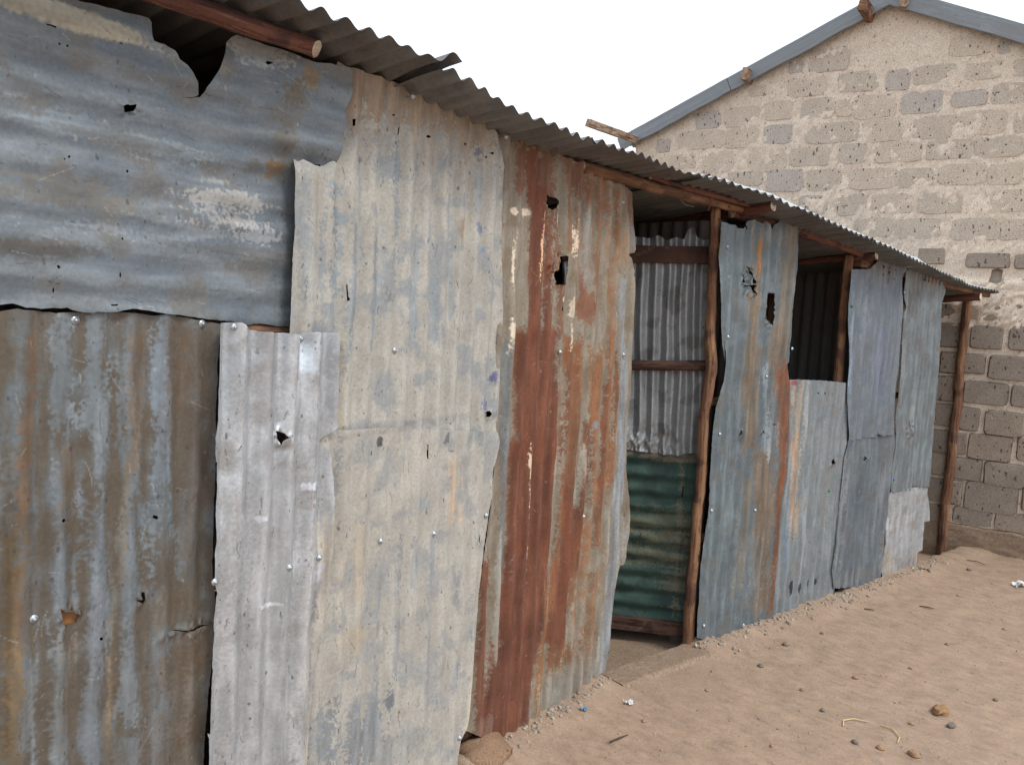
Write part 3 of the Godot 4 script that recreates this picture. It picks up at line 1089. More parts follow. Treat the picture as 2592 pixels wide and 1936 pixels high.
func build_frame() -> void:
	# wall plates: poles laid end to end under the eave
	put("wall_plate", pole_mesh([on_wall(-3.2, 2.30, 0.045), on_wall(-2.4, 2.288, 0.055), on_wall(-1.79, 2.272, 0.085)], [0.030, 0.027, 0.021], 1.0, mats.pale_wood, mats.red_pole, 0.12, 14, -OUT_NEAR * 1.1 + Vector3(0, 0.5, 0)), null, shed, "red-brown pole with a pale slanting cut end")
	shed_pole("wall_plate", [on_wall(-1.8, 2.245, -0.05), on_wall(-0.35, 2.235, -0.04)], [0.03, 0.03], 2.0, "red_pole")
	shed_pole("wall_plate", [on_wall(-0.45, 2.222, 0.0), on_wall(-0.05, 2.220, 0.02), on_wall(0.40, 2.205, 0.02), on_wall(0.85, 2.212, -0.02)], [0.022, 0.024, 0.024, 0.020], 3.0, "old_pole")
	shed_pole("wall_plate", [on_wall(0.02, 2.248, 0.05), on_wall(0.42, 2.232, 0.05), on_wall(0.80, 2.225, 0.03)], [0.010, 0.016, 0.010], 4.0, "red_pole")
	shed_pole("wall_plate", [on_wall(0.75, 2.19, -0.05), on_wall(1.30, 2.160, 0.0), on_wall(1.90, 2.098, 0.01), on_wall(2.1, 2.07, -0.02)], [0.026, 0.027, 0.026, 0.024], 5.0, "red_pole")
	put("wall_plate", board_mesh(on_wall(2.0, 2.05, -0.035), on_wall(3.90, 1.968, -0.015), Vector3(0, 0.062, 0), OUT_FAR * 0.045, 6.0), mats.old_pole, shed)
	# rafters, their cut ends showing under the eave
	for k in [[0.80, 2.212, 0.15, 0.027, 7.0], [1.97, 2.08, 0.09, 0.024, 8.0], [-1.70, 2.245, -0.03, 0.028, 9.0], [3.62, 1.925, 0.05, 0.026, 10.0], [-2.9, 2.27, 0.0, 0.03, 11.0]]:
		shed_pole("rafter", [on_roof(k[0] - 0.12, k[1] - 0.24, -2.35), on_roof(k[0] - 0.04, k[1] - 0.05, -0.6), on_roof(k[0], k[1], k[2])], [0.032, k[3], k[3]], k[4], "red_pole")
	# uprights
	shed_pole("post", [on_wall(0.64, -0.05, -0.03), on_wall(0.628, 0.35, -0.03), on_wall(0.632, 0.66, -0.03), on_wall(0.640, 0.91, -0.03), on_wall(0.628, 1.21, -0.035), on_wall(0.648, 1.40, -0.028), on_wall(0.634, 1.56, -0.035), on_wall(0.60, 2.19, -0.04)], [0.028, 0.027, 0.026, 0.025, 0.026, 0.031, 0.026, 0.024], 12.0, "old_pole", "crooked brown door post")
	shed_pole("post", [on_wall(1.945, -0.05, -0.06), on_wall(1.93, 1.34, -0.055), on_wall(1.91, 2.08, -0.05)], [0.030, 0.028, 0.026], 13.0, "old_pole")
	var foot := Vector3(3.436, -0.06, -6.227) - CORNER
	shed_pole("post", [foot, foot + Vector3(0.004, 1.0, 0.0), foot + Vector3(0.0, 1.98, 0.0)], [0.036, 0.034, 0.030], 14.0, "old_pole", "bare round corner post against the stone wall")
	for s in [-2.7, -1.72, -0.9, -0.06, 1.2, 2.6]:
		shed_pole("post", [on_wall(s, -0.05, -0.075), on_wall(s + 0.01, 2.2 - maxf(0.0, s) * 0.08, -0.07)], [0.036, 0.03], 20.0 + s, "old_pole")
	# rails behind the sheets
	for k in [[-2.95, -0.02, 1.57], [-2.95, -0.02, 0.75], [0.66, 2.9, 1.25], [0.66, 2.9, 0.55]]:
		shed_pole("rail", [on_wall(k[0], k[2], -0.045), on_wall(minf(k[1], 0.0) if k[0] < 0.0 else k[1], k[2] - 0.02, -0.045)], [0.022, 0.02], 30.0 + k[2], "old_pole")
	# binding wire hanging from the plate
	put("binding_wire", pole_mesh([on_wall(0.435, 2.245, 0.055), on_wall(0.44, 2.19, 0.055), on_wall(0.43, 2.155, 0.05)], [0.0028, 0.0028, 0.0024], 41.0, mats.rusty_wire, mats.rusty_wire, 0.0, 8), null, shed)
	put("binding_wire", pole_mesh([on_wall(0.24, 2.19, 0.03), on_wall(0.29, 2.165, 0.03), on_wall(0.35, 2.165, 0.03)], [0.0016, 0.0016, 0.0016], 42.0, mats.grey_wire, mats.grey_wire, 0.0, 8), null, shed)
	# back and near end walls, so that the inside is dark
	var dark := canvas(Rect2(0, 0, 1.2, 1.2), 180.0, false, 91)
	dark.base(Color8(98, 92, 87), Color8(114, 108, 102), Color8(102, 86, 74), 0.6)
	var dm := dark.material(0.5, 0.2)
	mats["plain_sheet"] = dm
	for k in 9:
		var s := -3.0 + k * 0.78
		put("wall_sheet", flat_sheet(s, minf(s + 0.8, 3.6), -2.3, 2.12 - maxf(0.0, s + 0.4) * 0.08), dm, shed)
	# made-up partitions of the same plain sheet, added to keep light out
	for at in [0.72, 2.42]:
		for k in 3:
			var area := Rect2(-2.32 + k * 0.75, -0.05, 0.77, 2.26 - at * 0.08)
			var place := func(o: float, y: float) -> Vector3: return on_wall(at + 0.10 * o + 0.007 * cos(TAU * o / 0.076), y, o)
			put("added_partition_sheet", cut_sheet(PackedVector2Array([area.position, Vector2(area.end.x, area.position.y), Vector2(area.end.x, area.end.y), Vector2(area.position.x, area.end.y)]), [], Vector2(0.0095, 0.5), place, area), dm, shed)
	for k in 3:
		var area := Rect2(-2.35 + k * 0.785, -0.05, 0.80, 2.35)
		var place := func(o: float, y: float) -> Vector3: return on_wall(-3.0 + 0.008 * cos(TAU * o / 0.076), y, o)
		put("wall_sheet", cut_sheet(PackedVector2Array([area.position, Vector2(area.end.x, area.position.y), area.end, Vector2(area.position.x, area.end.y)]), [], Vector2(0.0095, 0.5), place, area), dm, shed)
	# floor and threshold
	var floor_mesh := SurfaceTool.new()
	floor_mesh.begin(Mesh.PRIMITIVE_TRIANGLES)
	floor_mesh.set_smooth_group(-1)
	var rows := [-0.012, -0.6, -1.2, -2.28]
	var cols := [-2.98, -2.0, -1.0, 0.0, 0.001, 0.7, 1.5, 2.5, 3.5]
	for j in 3:
		for i in cols.size() - 1:
			var q := []
			for v in [[i, j], [i, j + 1], [i + 1, j + 1], [i + 1, j]]:
				q.append(on_wall(cols[v[0]], -0.045, rows[v[1]]))
			for n in [0, 1, 2, 0, 2, 3]:
				floor_mesh.set_uv(Vector2(q[n].x, q[n].z))
				floor_mesh.add_vertex(q[n])
	floor_mesh.generate_normals()
	put("floor_slab", floor_mesh.commit(), mats.concrete, shed)
	var sill := func(s: float, o: float) -> Vector3:
		return on_wall(s, 0.016 - 0.05 * smoothstep(0.10, 0.16, o + 0.012 * edge_noise.get_noise_2d(s * 6.0, 1.0)) + 0.002 * edge_noise.get_noise_2d(s * 20.0, o * 20.0) - 0.07 * smoothstep(-0.032, -0.038, o), o)
	put("threshold", cut_sheet(PackedVector2Array([Vector2(0.0, -0.05), Vector2(0.64, -0.05), Vector2(0.64, 0.18), Vector2(0.0, 0.18)]), [], Vector2(0.02, 0.006), sill, Rect2(0, 0, 1, 1)), mats.concrete, shed, "worn concrete door sill")
	# a board nailed across inside the window
	put("rail", board_mesh(on_wall(1.2, 1.80, -0.75), on_wall(2.4, 1.80, -0.75), Vector3(0, 0.07, 0), OUT_FAR * 0.03, 5.0), mats.dark_board, shed)


func flat_sheet(s0: float, s1: float, o: float, top: float) -> ArrayMesh:
	var area := Rect2(s0, -0.05, s1 - s0, top + 0.05)
	var place := func(s: float, y: float) -> Vector3: return on_roof(s, y, o + 0.008 * cos(TAU * s / 0.076))
	return cut_sheet(PackedVector2Array([area.position, Vector2(area.end.x, area.position.y), area.end, Vector2(area.position.x, area.end.y)]), [], Vector2(0.0095, 0.5), place, area)


func build_roof() -> void:
	var r := RandomNumberGenerator.new()
	r.seed = 400
	var brown := canvas(Rect2(0, 0, 1.4, 1.4), 300.0, false, 120)
	brown.base(Color8(98, 97, 96), Color8(118, 116, 114), Color8(104, 98, 94), 0.6, 3.0)
	brown.scratches(r, 160, 0.1, Color8(60, 54, 52), 0.4, 0.9)
	var bm := brown.material(0.5, 0.3)
	var grey := canvas(Rect2(0, 0, 1.4, 1.4), 300.0, false, 150)
	grey.base(Color8(110, 110, 109), Color8(128, 127, 125), Color8(104, 102, 100), 0.5, 3.0)
	grey.scratches(r, 160, 0.1, Color8(70, 66, 62), 0.4, 0.9)
	var gm := grey.material(0.45, 0.4)
	roof_sheet(-3.1, -2.28, 0.018, 0.072, 0.0085, bm, 0.0)
	roof_sheet(-2.34, -1.40, 0.012, 0.072, 0.0085, bm, 0.028)
	roof_sheet(-1.46, -0.62, 0.0, 0.071, 0.0085, gm, 0.0)
	roof_sheet(-0.69, 0.22, 0.006, 0.070, 0.0085, bm, 0.0)
	roof_sheet(0.16, 0.98, 0.0, 0.064, 0.0085, gm, 0.0)
	roof_sheet(0.92, 1.72, 0.006, 0.058, 0.0085, bm, 0.0)
	roof_sheet(1.66, 2.46, 0.0, 0.057, 0.0085, gm, 0.0)
	roof_sheet(2.40, 3.24, 0.006, 0.057, 0.0085, gm, 0.0)
	roof_sheet(3.18, 3.92, 0.0, 0.057, 0.0085, gm, 0.0)
	# thin white plastic film laid over the far sheets, showing between the ridges
	var film := StandardMaterial3D.new()
	film.albedo_color = Color(0.93, 0.94, 0.95)
	film.roughness = 0.5
	film.backlight_enabled = true
	film.backlight = Color(0.95, 0.96, 0.97)
	film.cull_mode = BaseMaterial3D.CULL_DISABLED
	var area := Rect2(0.1, 0.0, 3.75, 0.5)
	var place := func(s: float, t: float) -> Vector3:
		var e := roof_edge(s)
		var o := e.x - 0.006 - t
		var a := 0.0085 * cos(TAU * s / 0.057) * 0.1
		return on_roof(s, e.y - 0.08 * (e.x - o) + 0.0105 + a + 0.002 * edge_noise.get_noise_2d(s * 9.0, o * 9.0) + maxf(0.0, edge_noise.get_noise_2d(s * 1.7, 8.0) - 0.25) * 0.02, o)
	put("plastic_film", cut_sheet(PackedVector2Array([Vector2(0.1, 0), Vector2(3.85, 0), Vector2(3.85, 0.3), Vector2(0.1, 0.3)]), [], Vector2(0.012, 0.03), place, area), film, shed, "thin white plastic film under the roof edge")


func build_door() -> void:
	# the door hangs on the right-hand post and stands open into the shed
	var hinge := Vector3(0.999, 0.0, -4.093) - CORNER
	var along := Vector3(0.99122, 0, 0.13225)
	var out := Vector3(-0.13225, 0, 0.99122)
	var door := Node3D.new()
	door.name = "door"
	door.position = hinge
	door.basis = Basis(along, Vector3.UP, out)
	door.set_meta("label", "ramshackle inward-opening door of grey and green corrugated sheet on boards")
	shed.add_child(door, true)
	var r := RandomNumberGenerator.new()
	r.seed = 500
	var tops := points([-0.78, 1.70, -0.78, 2.06, -0.62, 2.05, -0.43, 2.055, -0.36, 2.045, -0.30, 2.065, -0.26, 2.04, -0.215, 2.06, -0.18, 2.05, -0.16, 2.10, -0.13, 2.115, -0.115, 2.06, -0.08, 2.05, -0.02, 2.06, 0.0, 2.04, 0.005, 0.96, -0.06, 0.975, -0.13, 0.955, -0.25, 0.96, -0.38, 0.965, -0.78, 0.97])
	var area := Rect2(-0.80, 0.93, 0.82, 1.22)
	var cv := canvas(area, 360.0, false, 210)
	cv.base(Color8(150, 152, 153), Color8(170, 171, 171), Color8(132, 131, 129), 0.25)
	cv.scratches(r, 60, 0.1, Color8(190, 190, 188), 0.4, 0.7)
	cv.flecks(r, 80, 0.004, Color8(80, 78, 76), 0.5)
	var ridged := func(x: float, y: float) -> Vector3:
		var crumple := smoothstep(1.14, 0.98, y) * smoothstep(-0.05, -0.2, x)
		var lean := x + (y - 0.97) * 0.045
		var w := lean + edge_noise.get_noise_2d(x * 3.0, y * 1.3) * 0.012
		return Vector3(x, y, 0.012 + 0.0135 * cos(TAU * w / 0.066) * (1.0 - 0.5 * crumple) + dent_noise.get_noise_2d(x * 16.0, y * 9.0) * (0.003 + 0.022 * crumple))
	put("upper_sheet", cut_sheet(ragged(tops, 0.02, 0.006), [], Vector2(0.007, 0.014), ridged, area), cv.material(0.38, 0.65), door)
	var green_area := Rect2(-0.80, 0.02, 0.82, 1.0)
	var gv := canvas(green_area, 360.0, true, 260)
	gv.base(Color8(50, 74, 67), Color8(64, 87, 78), Color8(46, 64, 60), 0.7, 2.6)
	for s in [[1, -0.25, 0.955, 0.5, 0.03, 0, 112, 94, 78, 0.75, 0.8], [1, -0.2, 0.60, 0.35, 0.07, 0, 104, 98, 78, 0.6, 1.2], [1, -0.1, 0.50, 0.25, 0.06, 0, 108, 98, 78, 0.55, 1.2], [1, -0.3, 0.42, 0.4, 0.06, 0, 104, 98, 78, 0.6, 1.0], [1, -0.06, 0.3, 0.12, 0.09, 0, 116, 108, 88, 0.6, 1.0], [0, -0.10, 0.93, -0.085, 0.08, 0.014, 112, 106, 92, 0.7, 0.9]]:
		gv.spot(s)
	gv.flecks(r, 60, 0.006, Color8(60, 46, 38), 0.7)
	var level := func(x: float, y: float) -> Vector3:
		return Vector3(x, y, 0.002 + 0.0085 * cos(TAU * (y + edge_noise.get_noise_2d(x * 2.0, y) * 0.01) / 0.085) + dent_noise.get_noise_2d(x * 8.0, y * 8.0) * 0.007 + 0.008 * smoothstep(-0.085, -0.075, x))
	put("lower_sheet", cut_sheet(ragged(points([-0.78, 0.05, -0.78, 0.985, -0.3, 0.98, 0.0, 0.975, 0.0, 0.05]), 0.02, 0.006), [points([-0.098, 0.74, -0.092, 0.80, -0.086, 0.80, -0.09, 0.74])], Vector2(0.016, 0.008), level, green_area), gv.material(0.5, 0.15), door, "lower door sheet with worn green paint")
	put("rail", board_mesh(Vector3(-0.78, 1.955, 0.03), Vector3(0.0, 1.975, 0.03), Vector3(0, 0.085, 0), Vector3(0, 0, 0.03), 1.0), mats.dark_board, door)
	put("rail", pole_mesh([Vector3(-0.78, 1.395, 0.04), Vector3(-0.35, 1.405, 0.04), Vector3(0.0, 1.428, 0.04)], [0.026, 0.025, 0.027], 51.0, mats.pale_wood, mats.dark_board), null, door)
	put("rail", board_mesh(Vector3(-0.78, 0.058, 0.02), Vector3(0.0, 0.05, 0.02), Vector3(0, 0.07, 0), Vector3(0, 0, 0.035), 2.0), mats.dark_board, door)
	put("stile", board_mesh(Vector3(-0.765, 0.05, -0.02), Vector3(-0.765, 1.99, -0.02), Vector3(0.05, 0, 0), Vector3(0, 0, 0.03), 4.0), mats.dark_board, door)
	# the stub of a rail poking past the left jamb
	shed_pole("rail", [on_wall(0.0, 0.705, -0.055), on_wall(0.105, 0.70, -0.05)], [0.018, 0.02], 55.0, "old_pole")
	put("stile", board_mesh(on_wall(0.035, 1.36, -0.06), on_wall(0.035, 1.50, -0.06), ALONG_FAR * 0.028, OUT_FAR * 0.02, 8.0), mats.pale_wood, shed)


# ---------------------------------------------------------------- what lies about
func build_litter() -> void:
	var r := RandomNumberGenerator.new()
	r.seed = 909
	var grey := [tinted("stone_grey", Color8(188, 180, 176)), tinted("stone_tan", Color8(216, 188, 168)), tinted("stone_blue", Color8(178, 174, 172))]
	var shapes: Array = []
	for k in 6:
		shapes.append(pebble_mesh(k * 7.3, 0.22))
	var put_stone := func(x: float, z: float, size: float, flat: float, which: int) -> MeshInstance3D:
		var o := put("pebble", shapes[r.randi() % 6], grey[which], self)
		o.transform = Transform3D(Basis(Vector3.UP, r.randf() * TAU).scaled_local(Vector3(size, size * flat, size * r.randf_range(0.7, 1.0))), Vector3(x, ground_height(x, z) + size * flat * 0.55, z))
		return o
	var rock := put("rock", pebble_mesh(44.0, 0.3), tinted("stone_tan", Color8(186, 164, 148)), self)
	rock.transform = Transform3D(Basis(Vector3.UP, 0.5).scaled_local(Vector3(0.125, 0.055, 0.095)), Vector3(-0.035, 0.018, -2.855))
	tag(rock, "dusty brown rock at the foot of the cream sheet", "rock")
	for p in [[1.489, -4.058, 0.017, 0, "small dark pebble near the grey sheet's corner"], [1.279, -3.787, 0.017, 2, "dark grey pebble on the trodden earth out from the door post"], [1.708, -3.716, 0.015, 1, "pale tan pebble alone on the bare earth"], [1.934, -3.285, 0.021, 2, "round grey pebble between straw and earth clod"], [1.651, -3.034, 0.024, 1, "largest loose brown pebble, beside the bent straw"]]:
		tag(put_stone.call(p[0], p[1], p[2], 0.6, p[3]), p[4], "pebble")
	for p in [[1.539, -3.076, 0.016], [1.452, -3.11, 0.014], [1.4, -3.566, 0.011], [1.42, -3.37, 0.012], [0.616, -3.184, 0.012], [1.769, -3.295, 0.012], [2.281, -3.557, 0.011], [2.033, -3.848, 0.010], [2.874, -4.471, 0.014], [3.3, -5.6, 0.016], [2.9, -5.0, 0.012], [1.1, -3.05, 0.010], [0.95, -3.5, 0.009], [2.4, -4.2, 0.011], [1.75, -4.25, 0.010]]:
		tag(put_stone.call(p[0], p[1], p[2], 0.6, r.randi() % 3), "tiny pebble scattered on the bare earth", "pebble", "tiny scattered pebbles")
	# a clod of crumbled earth
	var clod := put("earth_clod", pebble_mesh(71.0, 0.55), tinted("stone_tan", Color8(206, 178, 146)), self)
	clod.transform = Transform3D(Basis(Vector3.UP, 1.0).scaled_local(Vector3(0.045, 0.018, 0.03)), Vector3(1.954, ground_height(1.954, -3.415) + 0.008, -3.415))
	tag(clod, "crumbled lump of ochre earth on the ground", "clod")
	# straws and twigs
	var straw_mat := plain("straw", Color8(206, 184, 140), 0.8)
	var twig_mat := plain("twig", Color8(84, 66, 54), 0.9)
	for p in [[[1.455, -3.235], [1.475, -3.28], [1.525, -3.30], [1.58, -3.285]], [[1.625, -3.26], [1.655, -3.22], [1.655, -3.16], [1.625, -3.115]]]:
		var path: Array = []
		for q in p:
			path.append(Vector3(q[0], ground_height(q[0], q[1]) + 0.006, q[1]))
		tag(put("straw", pole_mesh(path, [0.0024, 0.0028, 0.0028, 0.002], p[0][0], straw_mat, straw_mat, 0.0, 6), null, self), "pale bent straw lying on the bare earth", "straw", "bent straws")
	for p in [[2.532, -4.761, 2.60, -4.725, "short dark twig on the earth in front of the slate grey sheet"], [3.40, -5.80, 3.50, -5.74, "thin dark twig near the stone wall"], [2.87, -5.46, 2.94, -5.43, "small twig beside the pale crumpled sheet"], [0.455, -3.005, 0.535, -3.07, "thin brown twig in front of the rusted sheet"], [2.16, -4.67, 2.21, -4.65, "dark twig chip out from the short grey sheet"]]:
		tag(put("twig", pole_mesh([Vector3(p[0], ground_height(p[0], p[1]) + 0.006, p[1]), Vector3((p[0] + p[2]) * 0.5, ground_height(p[0], p[1]) + 0.010, (p[1] + p[3]) * 0.5 + 0.006), Vector3(p[2], ground_height(p[2], p[3]) + 0.006, p[3])], [0.0028, 0.0034, 0.002], p[0], twig_mat, twig_mat, 0.3, 6), null, self), p[4], "twig")
	# scraps
	var white := plain("white_scrap", Color8(222, 222, 224), 0.6)
	var blue := plain("blue_scrap", Color8(96, 140, 170), 0.5)
	for p in [[3.46, -5.27, 0.05, white, "crumpled white plastic scrap on the earth", "scrap_plastic", "plastic scrap"], [0.574, -3.325, 0.022, white, "small torn white paper scrap near the rusted sheet", "paper_scrap", "paper scrap"], [0.371, -3.22, 0.018, blue, "little blue plastic strip by the rusted sheet's corner", "plastic_strip", "plastic strip"]]:
		var c: Vector2 = Vector2(p[0], p[1])
		var sz: float = p[2]
		var poly := ragged(PackedVector2Array([Vector2(-sz, -sz * 0.5), Vector2(sz, -sz * 0.6), Vector2(sz * 0.8, sz * 0.6), Vector2(-sz * 0.7, sz * 0.5)]), sz * 0.3, sz * 0.3)
		var place := func(x: float, z: float) -> Vector3:
			return Vector3(c.x + x, ground_height(c.x + x, c.y + z) + 0.004 + sz * (0.35 + 0.7 * edge_noise.get_noise_2d(x / sz * 1.2 + c.x, z / sz * 1.2)), c.y + z)
		tag(put(p[5], cut_sheet(poly, [], Vector2(sz * 0.15, sz * 0.15), place, Rect2(0, 0, 1, 1)), p[3], self), p[4], p[6])
	# grit and broken stone swept along the foot of the sheets
	var mm := MultiMesh.new()
	mm.transform_format = MultiMesh.TRANSFORM_3D
	mm.use_colors = true
	mm.mesh = pebble_mesh(3.0, 0.35)
	var spots: Array = []
	for k in 2600:
		var s := r.randf_range(-1.6, 3.4)
		if s > -0.03 and s < 0.62:
			continue
		var o := 0.02 + absf(r.randfn()) * (0.05 if s > 0.7 else 0.035)
		var thick := 0.5 + 0.5 * edge_noise.get_noise_2d(s * 3.0, 77.0)
		if r.randf() > thick:
			continue
		var p := CORNER + on_wall(s, 0.0, o)
		spots.append([p, 0.002 + 0.0085 * pow(r.randf(), 3.5)])
	for k in 2600:   # loose grit further out
		var p := Vector3(r.randf_range(0.0, 4.6), 0.0, r.randf_range(-6.2, -2.4))
		var side := p - CORNER
		if side.dot(OUT_FAR) < 0.05 or side.dot(OUT_NEAR) < 0.05:
			continue
		spots.append([p, 0.0013 + 0.004 * pow(r.randf(), 4.0)])
	mm.instance_count = spots.size()
	for k in spots.size():
		var p: Vector3 = spots[k][0]
		var size: float = spots[k][1]
		mm.set_instance_transform(k, Transform3D(Basis(Vector3(r.randf(), 1, r.randf()).normalized(), r.randf() * TAU).scaled_local(Vector3(size * r.randf_range(0.7, 1.5), size * 0.6, size)), Vector3(p.x, ground_height(p.x, p.z) + size * 0.2, p.z)))
		mm.set_instance_color(k, Color(0.34, 0.265, 0.20).lerp(Color(0.42, 0.36, 0.30), r.randf()) * r.randf_range(0.65, 1.2))
	var grit := MultiMeshInstance3D.new()
	grit.name = "gravel"
	grit.multimesh = mm
	var gm := StandardMaterial3D.new()
	gm.vertex_color_use_as_albedo = true
	gm.roughness = 0.95
	grit.material_override = gm
	grit.set_meta("kind", "stuff")
	tag(grit, "loose grit and broken stone along the foot of the sheets", "gravel")
	add_child(grit)


